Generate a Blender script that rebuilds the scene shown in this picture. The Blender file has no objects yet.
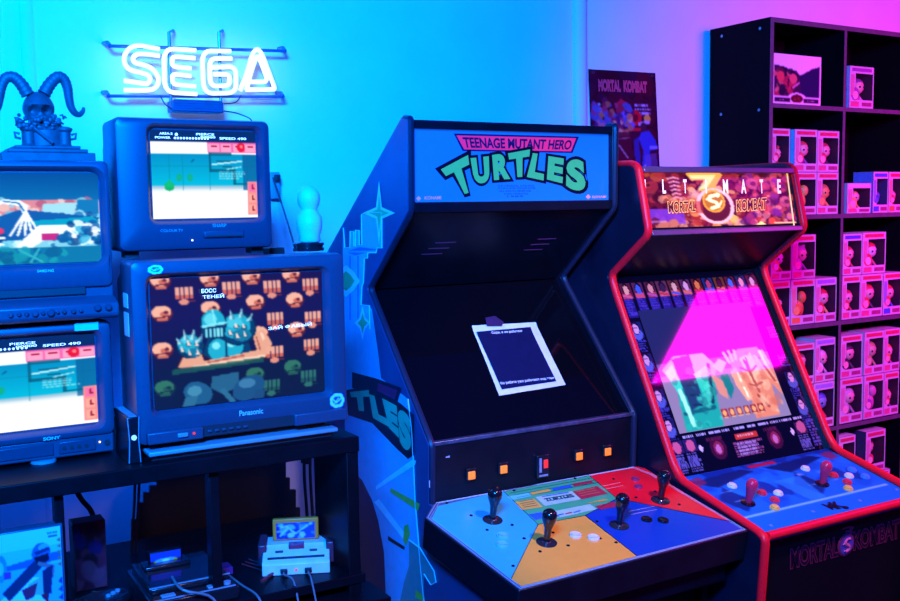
import bpy, bmesh, math, random
import numpy as np
from mathutils import Vector, Matrix
random.seed(7)
RNG = np.random.RandomState(5)
SC = bpy.context.scene
COL = SC.collection
EYE = 1.65                       # camera height over the floor; built relative to the eye, lifted at the end
F, YAW, PITCH, ROLL = 1001.293, .528716, .093092, -.015118

# ------------------------------------------------------------------ camera frame and rays onto real planes
def cam_axes():
    cy, sy = math.cos(YAW), math.sin(YAW); cp, sp = math.cos(PITCH), math.sin(PITCH); cr, sr = math.cos(ROLL), math.sin(ROLL)
    fw = Vector((sy*cp, cy*cp, -sp)); rt = Vector((cy, -sy, 0)); up = rt.cross(fw)
    return cr*rt + sr*up, -sr*rt + cr*up, fw
RT, UP, FW = cam_axes()
def ray(x, y): return FW + RT*((x-450)/F) - UP*((y-300.5)/F)
def at(x, y, X=None, Y=None, Z=None):
    d = ray(x, y)
    k = X/d.x if X is not None else Y/d.y if Y is not None else Z/d.z
    return d*k
def onp(x, y, p, n):
    d = ray(x, y); return d*(p.dot(n)/d.dot(n))

# ------------------------------------------------------------------ materials
def lin(h):
    h = h.lstrip('#'); c = [int(h[i:i+2], 16)/255 for i in (0, 2, 4)]
    return tuple(x/12.92 if x <= .04045 else ((x+.055)/1.055)**2.4 for x in c)
def c4(c):
    if isinstance(c, str): c = lin(c)
    return (c[0], c[1], c[2], 1)
MATS = {}
def mat(name, col=(.5,.5,.5), rough=.5, metal=0, spec=.5, emit=None, es=1.0, noise=.08, nscale=40, coat=0, bump=0):
    if name in MATS: return MATS[name]
    m = bpy.data.materials.new(name); m.use_nodes = True
    nt = m.node_tree; b = nt.nodes['Principled BSDF']
    b.inputs['Roughness'].default_value = rough; b.inputs['Metallic'].default_value = metal
    b.inputs['Specular IOR Level'].default_value = spec; b.inputs['Coat Weight'].default_value = coat
    tc = nt.nodes.new('ShaderNodeTexCoord'); n = nt.nodes.new('ShaderNodeTexNoise')
    n.inputs['Scale'].default_value = nscale; n.inputs['Detail'].default_value = 3
    nt.links.new(tc.outputs['Object'], n.inputs['Vector'])
    mx = nt.nodes.new('ShaderNodeMixRGB'); mx.blend_type = 'MULTIPLY'; mx.inputs[0].default_value = 1
    cr = nt.nodes.new('ShaderNodeValToRGB')
    cr.color_ramp.elements[0].color = (1-noise,)*3+(1,); cr.color_ramp.elements[1].color = (1+noise,)*3+(1,)
    cr.color_ramp.elements[0].position = .3; cr.color_ramp.elements[1].position = .7
    nt.links.new(n.outputs['Fac'], cr.inputs['Fac'])
    mx.inputs[1].default_value = c4(col); nt.links.new(cr.outputs['Color'], mx.inputs[2])
    nt.links.new(mx.outputs['Color'], b.inputs['Base Color'])
    if bump:
        bp = nt.nodes.new('ShaderNodeBump'); bp.inputs['Strength'].default_value = bump; bp.inputs['Distance'].default_value = .002
        nt.links.new(n.outputs['Fac'], bp.inputs['Height']); nt.links.new(bp.outputs['Normal'], b.inputs['Normal'])
    if emit is not None:
        b.inputs['Emission Color'].default_value = c4(emit); b.inputs['Emission Strength'].default_value = es
    MATS[name] = m
    return m
def attr_mat(name, diffuse=1.0, es=0.0, rough=.4, spec=.5):
    """printed (diffuse) or lit (emission) picture carried by the mesh's own colours"""
    m = bpy.data.materials.new(name); m.use_nodes = True; nt = m.node_tree; b = nt.nodes['Principled BSDF']
    a = nt.nodes.new('ShaderNodeAttribute'); a.attribute_name = 'Col'
    b.inputs['Roughness'].default_value = rough; b.inputs['Specular IOR Level'].default_value = spec
    if diffuse > 0:
        mx = nt.nodes.new('ShaderNodeMixRGB'); mx.blend_type = 'MULTIPLY'; mx.inputs[0].default_value = 1
        mx.inputs[2].default_value = (diffuse,)*3+(1,)
        nt.links.new(a.outputs['Color'], mx.inputs[1]); nt.links.new(mx.outputs['Color'], b.inputs['Base Color'])
    else: b.inputs['Base Color'].default_value = (.004,.004,.006,1)
    if es > 0:
        nt.links.new(a.outputs['Color'], b.inputs['Emission Color']); b.inputs['Emission Strength'].default_value = es
    MATS[name] = m
    return m

# ------------------------------------------------------------------ objects
def tag(o, label=None, cat=None, group=None, kind=None):
    if label: o['label'] = label
    if cat: o['category'] = cat
    if group: o['group'] = group
    if kind: o['kind'] = kind
    return o
def thing(name, label, cat, loc=(0,0,0), group=None):
    o = bpy.data.objects.new(name, None); COL.objects.link(o); o.location = loc; o.empty_display_size = .05
    return tag(o, label, cat, group)
def world_off(o):
    v = Vector((0,0,0))
    while o is not None: v += o.location; o = o.parent
    return v
def link_mesh(name, me, parent, mats, bevel=0, seg=2, smooth=35):
    for m in (mats if isinstance(mats, (list, tuple)) else [mats]): me.materials.append(m)
    o = bpy.data.objects.new(name, me); COL.objects.link(o)
    if parent is not None:
        off = world_off(parent); me.transform(Matrix.Translation(-off)); o.parent = parent
    if smooth:
        me.polygons.foreach_set('use_smooth', [True]*len(me.polygons))
        me.set_sharp_from_angle(angle=math.radians(smooth))
    if bevel:
        b = o.modifiers.new('edge', 'BEVEL'); b.width = bevel; b.segments = seg; b.limit_method = 'ANGLE'; b.angle_limit = math.radians(40)
    return o
class MB:
    def __init__(s): s.v = []; s.f = []; s.m = []
    def add(s, vs, fs, mi=0):
        n = len(s.v); s.v += [tuple(v) for v in vs]; s.f += [tuple(i+n for i in f) for f in fs]; s.m += [mi]*len(fs); return s
    def box(s, x0, x1, y0, y1, z0, z1, mi=0):
        return s.add([(x0,y0,z0),(x1,y0,z0),(x1,y1,z0),(x0,y1,z0),(x0,y0,z1),(x1,y0,z1),(x1,y1,z1),(x0,y1,z1)],
                     [(0,3,2,1),(4,5,6,7),(0,1,5,4),(1,2,6,5),(2,3,7,6),(3,0,4,7)], mi)
    def hexa(s, a, b, mi=0):        # two quads, same order
        return s.add(list(a)+list(b), [(3,2,1,0),(4,5,6,7),(0,1,5,4),(1,2,6,5),(2,3,7,6),(3,0,4,7)], mi)
    def slab(s, pts, n, t, mi=0):   # planar outline pts, thickened by t along -n
        n = Vector(n).normalized(); k = len(pts); a = [Vector(p) for p in pts]; b = [p - n*t for p in a]
        return s.add(a+b, [tuple(range(k)), tuple(range(2*k-1, k-1, -1))] + [(i, i+k, (i+1)%k+k, (i+1)%k) for i in range(k)], mi)
    def poly(s, pts, mi=0): return s.add(pts, [tuple(range(len(pts)))], mi)
    def prismx(s, prof, x0, x1, mi=0):  # profile of (y,z), extruded along X
        k = len(prof); a = [(x0,y,z) for y,z in prof]; b = [(x1,y,z) for y,z in prof]
        return s.add(a+b, [tuple(range(k)), tuple(range(2*k-1, k-1, -1))] + [(i, i+k, (i+1)%k+k, (i+1)%k) for i in range(k)], mi)
    def tube(s, path, r, n=10, closed=False, mi=0, flat=None):
        P = [Vector(p) for p in path]; R = r if isinstance(r, (list, tuple)) else [r]*len(P); k = len(P); rings = []
        prev = None
        for i in range(k):
            a = P[i-1] if (i > 0 or closed) else P[i]; b = P[(i+1)%k] if (i < k-1 or closed) else P[i]
            t = (b-a)
            t = t.normalized() if t.length > 1e-9 else Vector((0,0,1))
            if prev is None:
                u = t.orthogonal().normalized()
            else:
                u = prev - t*prev.dot(t)
                u = u.normalized() if u.length > 1e-6 else t.orthogonal().normalized()
            w = t.cross(u); prev = u
            rings.append([P[i] + (u*math.cos(2*math.pi*j/n) + w*math.sin(2*math.pi*j/n))*R[i] for j in range(n)])
        vs = [v for rg in rings for v in rg]; fs = []
        for i in range(k if closed else k-1):
            i2 = (i+1)%k
            for j in range(n): fs.append((i*n+j, i*n+(j+1)%n, i2*n+(j+1)%n, i2*n+j))
        if not closed: fs += [tuple(range(n-1,-1,-1)), tuple((k-1)*n+j for j in range(n))]
        return s.add(vs, fs, mi)
    def lathe(s, prof, c=(0,0,0), ax=(0,0,1), n=20, mi=0):   # prof of (r, h) along axis
        ax = Vector(ax).normalized(); u = ax.orthogonal().normalized(); w = ax.cross(u); c = Vector(c)
        vs = []; fs = []; k = len(prof)
        for r, h in prof:
            for j in range(n):
                a = 2*math.pi*j/n; vs.append(c + ax*h + (u*math.cos(a)+w*math.sin(a))*max(r, 1e-5))
        for i in range(k-1):
            for j in range(n): fs.append((i*n+j, i*n+(j+1)%n, (i+1)*n+(j+1)%n, (i+1)*n+j))
        fs += [tuple(range(n-1,-1,-1)), tuple((k-1)*n+j for j in range(n))]
        return s.add(vs, fs, mi)
    def ball(s, c, r, n=16, m=10, mi=0):
        rx, ry, rz = r if isinstance(r, (tuple, list)) else (r, r, r)
        vs = []; fs = []
        for i in range(m+1):
            t = math.pi*i/m
            for j in range(n):
                a = 2*math.pi*j/n
                vs.append((c[0]+rx*math.sin(t)*math.cos(a), c[1]+ry*math.sin(t)*math.sin(a), c[2]+rz*math.cos(t)))
        for i in range(m):
            for j in range(n): fs.append((i*n+j, (i+1)*n+j, (i+1)*n+(j+1)%n, i*n+(j+1)%n))
        return s.add(vs, fs, mi)
    def rings(s, rings, mi=0, cap0=True, cap1=True):
        n = len(rings[0]); vs = [v for r in rings for v in r]; fs = []
        for i in range(len(rings)-1):
            for j in range(n): fs.append((i*n+j, i*n+(j+1)%n, (i+1)*n+(j+1)%n, (i+1)*n+j))
        if cap0: fs.append(tuple(range(n-1,-1,-1)))
        if cap1: fs.append(tuple((len(rings)-1)*n+j for j in range(n)))
        return s.add(vs, fs, mi)
    def build(s, name, mats, parent=None, bevel=0, seg=2, smooth=35, fix=True):
        me = bpy.data.meshes.new(name); me.from_pydata(s.v, [], s.f); me.polygons.foreach_set('material_index', s.m)
        if fix:
            bm = bmesh.new(); bm.from_mesh(me); bmesh.ops.recalc_face_normals(bm, faces=bm.faces); bm.to_mesh(me); bm.free()
        me.update()
        return link_mesh(name, me, parent, mats, bevel, seg, smooth)
def rrect(x0, x1, z0, z1, r, y, n=5):
    pts = []
    for cx, cz, a0 in ((x1-r, z1-r, 0), (x0+r, z1-r, 90), (x0+r, z0+r, 180), (x1-r, z0+r, 270)):
        for i in range(n+1):
            a = math.radians(a0 + 90*i/n); pts.append((cx+r*math.cos(a), y, cz+r*math.sin(a)))
    return pts

# ------------------------------------------------------------------ lettering
GLY = {}
def glyph(txt, off=0.0, space=1.0):
    key = (txt, off, space)
    if key not in GLY:
        cu = bpy.data.curves.new('tmp', 'FONT'); cu.body = txt; cu.offset = off; cu.space_character = space; cu.resolution_u = 5; cu.fill_mode = 'FRONT'
        ob = bpy.data.objects.new('tmp', cu); me = bpy.data.meshes.new_from_object(ob)
        v = [(p.co.x, p.co.y) for p in me.vertices]; f = [tuple(p.vertices) for p in me.polygons]
        bpy.data.objects.remove(ob); bpy.data.meshes.remove(me); bpy.data.curves.remove(cu)
        GLY[key] = (v, f)
    return GLY[key]
def text(mb, txt, tl, tr, br, bl, off=0.0, ref=None, lift=0.0, n=None, mi=0, space=1.0, bend=None):
    """letters fitted into the quad tl,tr,br,bl lying on a real surface"""
    v, f = glyph(txt, off, space); rv, _ = glyph(txt, ref if ref is not None else off, space)
    if not v: return
    x0 = min(p[0] for p in rv); x1 = max(p[0] for p in rv); y0 = min(p[1] for p in rv); y1 = max(p[1] for p in rv)
    tl, tr, br, bl = map(Vector, (tl, tr, br, bl))
    nn = Vector(n).normalized()*lift if n is not None else Vector((0,0,0))
    out = []
    for x, y in v:
        a = (x-x0)/(x1-x0); b = (y-y0)/(y1-y0)
        if bend: a, b = bend(a, b)
        out.append(bl*(1-a)*(1-b) + br*a*(1-b) + tr*a*b + tl*(1-a)*b + nn)
    mb.add(out, f, mi)

# ------------------------------------------------------------------ small painter for screens and prints (colours live on the mesh)
def srgb2lin(a): return np.where(a <= .04045, a/12.92, ((a+.055)/1.055)**2.4)
def rgb(h): h = h.lstrip('#'); return np.array([int(h[i:i+2], 16)/255 for i in (0, 2, 4)])
class Img:
    def __init__(s, w, h, bg):
        s.w, s.h = w, h; s.a = np.zeros((h, w, 3)); s.a[:] = rgb(bg)
        s.U, s.V = np.meshgrid((np.arange(w))/(w-1), (np.arange(h))/(h-1)); s.asp = w/h
    def put(s, mask, c, al=1.0):
        c = rgb(c) if isinstance(c, str) else np.array(c); s.a[mask] = s.a[mask]*(1-al) + c*al; return s
    def rect(s, x0, y0, x1, y1, c, al=1.0): return s.put((s.U >= x0)&(s.U <= x1)&(s.V >= y0)&(s.V <= y1), c, al)
    def ell(s, cx, cy, rx, ry, c, al=1.0, rot=0):
        dx, dy = (s.U-cx)*s.asp, s.V-cy; t = math.radians(rot)
        a = dx*math.cos(t)+dy*math.sin(t); b = -dx*math.sin(t)+dy*math.cos(t)
        return s.put((a/(rx*s.asp))**2+(b/ry)**2 <= 1, c, al)
    def ring(s, cx, cy, rx, ry, k, c, al=1.0):
        q = ((s.U-cx)/rx)**2+((s.V-cy)/ry)**2; return s.put((q <= 1)&(q >= k*k), c, al)
    def poly(s, pts, c, al=1.0):
        ins = np.zeros(s.U.shape, bool); n = len(pts)
        for i in range(n):
            x1, y1 = pts[i]; x2, y2 = pts[(i+1)%n]
            if y1 == y2: continue
            cond = (y1 > s.V) != (y2 > s.V)
            ins ^= cond & (s.U < (x2-x1)*(s.V-y1)/(y2-y1)+x1)
        return s.put(ins, c, al)
    def line(s, pts, wd, c, al=1.0):
        for (x1, y1), (x2, y2) in zip(pts[:-1], pts[1:]):
            dx, dy = (x2-x1)*s.asp, y2-y1; L = max(dx*dx+dy*dy, 1e-9)
            px, py = (s.U-x1)*s.asp, s.V-y1; t = np.clip((px*dx+py*dy)/L, 0, 1)
            s.put((px-t*dx)**2+(py-t*dy)**2 <= wd*wd, c, al)
        return s
    def scrib(s, x0, y0, x1, y1, rows, c, al=1.0, fill=.62):     # unreadably small print, as the photo shows it
        for i in range(rows):
            ya = y0+(y1-y0)*i/rows; yb = ya+(y1-y0)/rows*fill; x = x0
            end = x1-(x1-x0)*RNG.rand()*.3
            while x < end:
                wd = (x1-x0)*(.04+.1*RNG.rand()); s.rect(x, ya, min(x+wd, end), yb, c, al); x += wd+(x1-x0)*.03
        return s
    def blobs(s, x0, y0, x1, y1, cols, n, r, al=.8):
        for i in range(n):
            rr = r*(.4+RNG.rand()); s.ell(x0+(x1-x0)*RNG.rand(), y0+(y1-y0)*RNG.rand(), rr/s.asp, rr*(.5+RNG.rand()), cols[RNG.randint(len(cols))], al, RNG.rand()*180)
        return s
    def blur(s, k=1):
        for _ in range(k):
            p = np.pad(s.a, ((1,1),(1,1),(0,0)), 'edge')
            s.a = (p[1:-1,1:-1]*2+p[:-2,1:-1]+p[2:,1:-1]+p[1:-1,:-2]+p[1:-1,2:])/6
        return s
def panel(name, img, tl, tr, br, bl, m, parent=None, bulge=0.0, thick=0.0):
    tl, tr, br, bl = (np.array(p, float) for p in (tl, tr, br, bl))
    U, V = img.U[..., None], img.V[..., None]
    P = tl*(1-U)*(1-V) + tr*U*(1-V) + br*U*V + bl*(1-U)*V
    n = np.cross(bl-tl, tr-tl); n /= np.linalg.norm(n)
    if bulge: P = P + n*bulge*(1-(2*U-1)**2)*(1-(2*V-1)**2)
    w, h = img.w, img.h
    vs = P.reshape(-1, 3); idx = np.arange(w*h).reshape(h, w)
    q = np.stack([idx[:-1,:-1], idx[1:,:-1], idx[1:,1:], idx[:-1,1:]], -1).reshape(-1, 4)
    cols = np.concatenate([srgb2lin(img.a).reshape(-1, 3), np.ones((w*h, 1))], 1)
    if thick:
        ring = np.concatenate([idx[0,:], idx[1:,-1], idx[-1,-2::-1], idx[-2:0:-1,0]]); k = len(ring)
        back = vs[ring] - n*thick; vs = np.concatenate([vs, back]); cols = np.concatenate([cols, cols[ring]])
    me = bpy.data.meshes.new(name); faces = q.tolist()
    if thick:
        b0 = w*h
        faces += [[int(ring[i]), int(ring[(i+1)%k]), b0+(i+1)%k, b0+i] for i in range(k)] + [[b0+i for i in range(k)]]
    me.from_pydata(vs.tolist(), [], faces); me.update()
    ca = me.color_attributes.new('Col', 'FLOAT_COLOR', 'POINT'); ca.data.foreach_set('color', cols.astype(np.float32).ravel())
    return link_mesh(name, me, parent, m, 0, 0, 0)
def quad_on(pxs, **k): return [at(x, y, **k) for x, y in pxs]
# ================================================================== materials
WALLM = mat('painted_wall', (.78,.78,.80), .7, noise=.03, nscale=6, bump=.05)
FLOORM = mat('dark_floor', (.05,.05,.055), .5, noise=.2, nscale=12)
TVP = mat('grey_tv_plastic', (.040,.047,.080), .42, noise=.05, nscale=90, bump=.03)
TVD = mat('charcoal_tv_plastic', (.026,.033,.062), .42, noise=.05, nscale=90, bump=.03)
TVS = mat('dark_slot_plastic', (.02,.02,.025), .5)  # plain near-black plastic for slots, buttons and stripes
SILV = mat('silver_plastic', (.26,.27,.30), .35, noise=.04)
BLK = mat('black_laminate', (.003,.003,.005), .42, spec=.16, noise=.25, nscale=20)
BLKS = mat('gloss_black', (.010,.010,.013), .2, coat=.3, noise=.15)
RUB = mat('black_rubber', (.012,.012,.013), .55)
WHT = mat('white_plastic', (.72,.72,.72), .35, noise=.03)
CREAM = mat('cream_plastic', (.68,.67,.62), .4, noise=.04)
GREYM = mat('resin_grey', (.045,.05,.066), .55, noise=.18, nscale=60)
REDM = mat('red_moulding', (.95,.008,.02), .35, spec=.2, noise=.03)
BLUEB = mat('bright_trim', (.5,.5,.52), .35)
CRT = attr_mat('tube_picture', 0, 1.15, .1, .5)
PRINT = attr_mat('printed_card', 1.0, 0, .35, .4)
PRINTG = attr_mat('printed_gloss', 1.0, 0, .12, .6)
LITM = attr_mat('backlit_print', .12, 1.35, .25, .3)
WLOGO = mat('pale_lettering', (.6,.6,.62), .4)

# ================================================================== setting
WY = 2.968
tag(MB().box(-2.6, 6.2, WY, WY+.12, -EYE, 1.15).build('wall_back', WALLM), kind='structure')
tag(MB().box(-2.6, 6.2, -2.2, WY+.12, -EYE-.1, -EYE).build('floor', FLOORM), kind='structure')
for i, (px, py, w, d) in enumerate(((579.5, 40, .030, .022), (25.4, 0, .018, .006))):
    p = at(px, py, Y=WY); mb = MB()
    prof = [(math.cos(a)*w, -math.sin(a)*d) for a in [math.pi*k/10 for k in range(11)]]
    k = len(prof); mb.add([(p.x+x, WY+y, -EYE) for x, y in prof]+[(p.x+x, WY+y, 1.15) for x, y in prof], [tuple(range(k)), tuple(range(2*k-1,k-1,-1))]+[(j, j+k, (j+1)%k+k, (j+1)%k) for j in range(k)])
    tag(mb.build('trim_%d' % (i+1), WALLM, smooth=80), kind='structure')

# ================================================================== television stand
TABY, TABZ, SHZ = 2.06, -.521, -.846
tv_bench = thing('tv_bench', 'long black open-fronted stand carrying all the televisions', 'tv stand', (.2, 2.3, -EYE))
MB().box(-.75, .957, TABY, 2.62, TABZ-.036, TABZ).build('top_board', BLK, tv_bench, .003)
MB().box(-.75, .965, TABY, 2.60, SHZ-.022, SHZ).build('shelf_board', BLK, tv_bench, .002)
MB().box(-.75, 1.0, TABY-.03, 2.60, -1.20, -1.16).build('bottom_board', BLK, tv_bench, .002)
MB().box(-.75, 1.0, TABY-.06, 2.60, SHZ-.075, SHZ-.045).build('lower_rail', BLK, tv_bench, .002)
for x0, x1 in ((.61, .632), (.297, .315), (-.2, -.18)):
    MB().box(x0, x1, TABY+.02, TABY+.055, SHZ, TABZ-.036).build('upright', BLK, tv_bench, .002)
MB().box(.925, .955, TABY+.004, 2.26, -EYE, TABZ-.036).build('side_panel', BLK, tv_bench, .002)
MB().box(-.75, -.72, TABY+.004, 2.26, -EYE, TABZ-.036).build('side_panel', BLK, tv_bench, .002)

# ================================================================== televisions
def housing(name, m, parent, x0, x1, z0, z1, yf, scr, depth, rout=.014, rin=.014, back=.55, sink=.02, front_d=.10, dropb=.02):
    sx0, sx1, sz0, sz1 = scr; R = []
    R.append(rrect(sx0, sx1, sz0, sz1, rin, yf+sink))
    R.append(rrect(sx0-.003, sx1+.003, sz0-.003, sz1+.003, rin+.002, yf+sink))
    R.append(rrect(sx0-.010, sx1+.010, sz0-.010, sz1+.010, rin+.006, yf+.003))
    R.append(rrect(sx0-.013, sx1+.013, sz0-.013, sz1+.013, rin+.008, yf))
    R.append(rrect(x0+.010, x1-.010, z0+.010, z1-.010, rout, yf))
    R.append(rrect(x0+.003, x1-.003, z0+.003, z1-.003, rout, yf+.004))
    R.append(rrect(x0, x1, z0, z1, rout, yf+.014))
    R.append(rrect(x0+.002, x1-.002, z0, z1-.001, rout, yf+front_d))
    R.append(rrect(x0+.010, x1-.010, z0, z1-.010, rout, yf+front_d+.012))
    cx = (x0+x1)/2; hw = (x1-x0)/2
    R.append(rrect(cx-hw*.88, cx+hw*.88, z0+.004, z1-.03, .03, yf+front_d+(depth-front_d)*.45))
    R.append(rrect(cx-hw*back, cx+hw*back, z0+.006, z1-.03-(z1-z0)*.22, .03, yf+front_d+(depth-front_d)*.9))
    R.append(rrect(cx-hw*back*.9, cx+hw*back*.9, z0+.012, z1-.04-(z1-z0)*.24, .02, yf+depth))
    mb = MB(); mb.rings(R, cap0=False)
    return mb.build(name, m, parent, smooth=40, fix=False)

# ---- pictures on the tubes
def img_fists():
    im = Img(176, 134, '191036')
    for i in range(60): im.rect(0, i/60, 1, (i+1)/60, (.10-.06*i/60, .06+.05*i/60, .27+.04*math.sin(i*.1)), .85)
    def side(cx, cy, dim=False):
        a, b, c = ('e8a58c', 'c9624a', '8a3327') if not dim else ('2c6a62', '1f504e', '153a3c')
        for k in range(4):
            im.rect(cx-.05+k*.026, cy-.05, cx-.03+k*.026, cy+.045, a); im.rect(cx-.05+k*.026, cy+.01, cx-.03+k*.026, cy+.045, b)
        im.ell(cx-.005, cy+.065, .028, .022, a if dim else 'dd8d75'); im.rect(cx+.02, cy+.058, cx+.055, cy+.066, c)
    def face(cx, cy, dim=False):
        a, b, c = ('eeb095', 'c86a50', '5a1c20') if not dim else ('2f6f58', '22564a', '12303a')
        im.ell(cx, cy, .056, .062, c); im.ell(cx-.004, cy-.012, .052, .05, a); im.ell(cx+.012, cy+.004, .024, .02, b)
        im.ell(cx+.02, cy-.008, .012, .012, c); im.rect(cx-.03, cy+.035, cx+.03, cy+.058, b); im.line([(cx-.03, cy+.03), (cx+.04, cy+.02)], .005, c)
    for x, y in ((.185, .12), (.45, .10), (.69, .11), (.925, .11), (.70, .365), (.935, .375)): side(x, y)
    for x, y in ((.06, .265), (.325, .25), (.585, .22), (.825, .225), (.055, .545), (.60, .475), (.83, .465), (.06, .02), (.33, .02), (.57, .02), (.81, .02)): face(x, y)
    # big armoured fighter seen head and shoulders, arms folded, drawn plainly
    tq, td, tl, sk, sh = '1fa9c8', '0a3a62', '7fe4f0', 'e2a283', 'a85a48'
    im.poly([(.12,.70),(.15,.60),(.24,.56),(.30,.62),(.56,.60),(.66,.62),(.66,.68),(.50,.71),(.30,.715)], '2a1420')
    im.poly([(.30,.48),(.52,.46),(.55,.62),(.34,.67),(.27,.60)], td)
    im.ell(.355,.57,.055,.085,tq); im.ell(.445,.555,.058,.085,tq); im.ell(.43,.525,.028,.035,tl); im.ell(.345,.54,.022,.03,tl); im.line([(.40,.50),(.405,.63)], .008, td)
    im.poly([(.13,.69),(.16,.61),(.26,.59),(.28,.66),(.22,.70)], sk); im.poly([(.20,.66),(.40,.635),(.58,.60),(.655,.62),(.63,.665),(.40,.70),(.22,.70)], sk); im.line([(.22,.695),(.42,.675),(.62,.655)], .012, 'f6cdb4'); im.line([(.30,.665),(.50,.635)], .006, sh)
    im.poly([(.56,.47),(.62,.44),(.66,.52),(.665,.62),(.60,.64),(.57,.56)], sk); im.line([(.61,.47),(.645,.60)], .010, 'f6cdb4'); im.ell(.64,.56,.03,.05,sk); im.line([(.58,.50),(.60,.60)], .006, sh)
    for cx, cy, r in ((.205,.53,.072),(.475,.42,.10)):
        im.ell(cx, cy, r*1.06, r*1.30, '08284a'); im.ell(cx, cy, r*.98, r*1.2, td); im.ell(cx-.010, cy-.02, r*.82, r*.98, tq); im.ell(cx-.02, cy-.05, r*.45, r*.42, '45c4dc'); im.ell(cx+.02, cy+.05, r*.55, r*.5, '14789c')
        for a in range(4):
            ang = math.radians(215+a*34); x = cx+math.cos(ang)*r*.86; y = cy+math.sin(ang)*r*1.05
            im.poly([(x-.017, y+.02), (x+.017, y+.02), (x+math.cos(ang)*.035, y+math.sin(ang)*.07)], 'a8dce6'); im.poly([(x, y+.02), (x+.017, y+.02), (x+math.cos(ang)*.035, y+math.sin(ang)*.07)], '3f8fae')
        for dx, dy in ((-.045,.02),(-.005,.05),(.04,.045),(-.01,-.03),(.035,-.02)):
            im.ell(cx+dx, cy+dy+.012, .016, .018, '0b4a6a'); im.poly([(cx+dx-.012, cy+dy+.02), (cx+dx+.012, cy+dy+.02), (cx+dx-.006, cy+dy-.026)], 'f0d4cc')
    im.ell(.335,.37,.074,.115,'08284a'); im.ell(.335,.355,.066,.10,tq); im.ell(.32,.33,.036,.045,'5fd4e4'); im.poly([(.27,.385),(.40,.37),(.405,.43),(.375,.48),(.29,.48),(.268,.43)], td)
    for k in range(5): im.rect(.288+k*.022, .40, .300+k*.022, .47, tl)
    im.line([(.275,.385),(.40,.365)], .010, tl); im.line([(.335,.26),(.345,.37)], .007, tl)
    # lower half dimmer with a resting suit of armour
    im.rect(0, .69, 1, 1, '0a1c3c', .55); im.poly([(.10, .70), (.62, .66), (.62, .70), (.1, .74)], '1c5a4c', .8)
    for x, y in ((.06, .84), (.57, .80), (.80, .77)): face(x, y, True)
    for x, y in ((.67, .90), (.90, .86), (.69, .63), (.92, .60)): side(x, y, y > .65)
    im.poly([(.32, .78), (.47, .76), (.47, .88), (.38, .93), (.31, .87)], '245f86')
    im.ell(.24, .90, .085, .085, '1d5a88', 1, 30); im.ell(.53, .90, .10, .095, '1b4f80', 1, -25); im.ell(.22, .88, .04, .04, '3f87ab'); im.ell(.52, .86, .05, .04, '3a78a4')
    im.poly([(.17, .92), (.24, .92), (.22, 1), (.15, 1)], '2a6a90'); im.poly([(.57, .92), (.63, .93), (.62, 1), (.56, 1)], '1a4a78'); im.line([(.38, .9), (.44, 1)], .02, '2a6a90')
    return im.blur(1)
def img_shooter(seed):
    im = Img(140, 112, '18a3b4'); R = np.random.RandomState(seed)
    for i in range(40):
        t = i/39; c = np.array((.02, .55, .74))*(1-t)+np.array((.02, .72, .84))*t
        im.rect(0, .26+.38*i/40, 1, .28+.38*i/40, tuple(c))
    im.rect(0, 0, 1, .135, '07285e'); im.rect(0, .135, 1, .265, 'f6f8f8'); im.rect(0, .68, 1, 1, 'f7f7f7')
    for i in range(8): im.rect(0, .63+.007*i, 1, .645+.007*i, (.55+.05*i, .72+.03*i, .80+.02*i))
    for i in range(8): im.rect(.03+i*.125, .27, .034+i*.125, .68, '0f8090', .6)
    for v in (.40, .55): im.rect(0, v, 1, v+.008, '0f8090', .6)
    im.rect(.86, .27, 1, .68, '0b5a90', .75)
    im.rect(.52, .135, 1, .25, 'f062a8')
    for i in range(4):
        im.rect(.53+i*.12, .145, .635+i*.12, .235, 'ffa0c0'); im.rect(.555+i*.12, .17, .615+i*.12, .185, 'a01030')
    im.ell(.85, .185, .042, .055, 'e01020'); im.ell(.855, .175, .015, .02, 'ff8080')
    for a, b, c, d in ((.53, .25, .75, .28), (.53, .25, .55, .47), (.53, .44, .78, .47), (.76, .44, .79, .62), (.76, .6, .92, .62), (.6, .34, .8, .36), (.66, .40, .75, .42)):
        im.rect(a, b, c, d, '0a5c74', .85)
    im.line([(.56, .385), (.85, .345)], .009, 'e6ffff', .8); im.line([(.70, .44), (.84, .41)], .006, 'd6ffff', .7)
    im.scrib(.62, .46, .9, .56, 4, 'c8f4f4', .55)
    im.ell(.155, .635, .045, .05, '0fae5a'); im.poly([(.11, .64), (.2, .64), (.155, .55)], '13b868')
    for x in (.245, .345): im.ell(x, .535, .028, .045, '15a870', .8)
    im.line([(.36, .36), (.385, .33)], .006, '0b4a6a')
    im.rect(.90, .58, 1, .97, 'f48a88')
    for i in range(3):
        im.rect(.915, .60+i*.125, .985, .70+i*.125, 'ffa890' if i else 'f070a0'); im.line([(.955, .62+i*.125), (.955, .665+i*.125), (.97, .665+i*.125)], .008, '901830')
    return im.blur(1)
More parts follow.
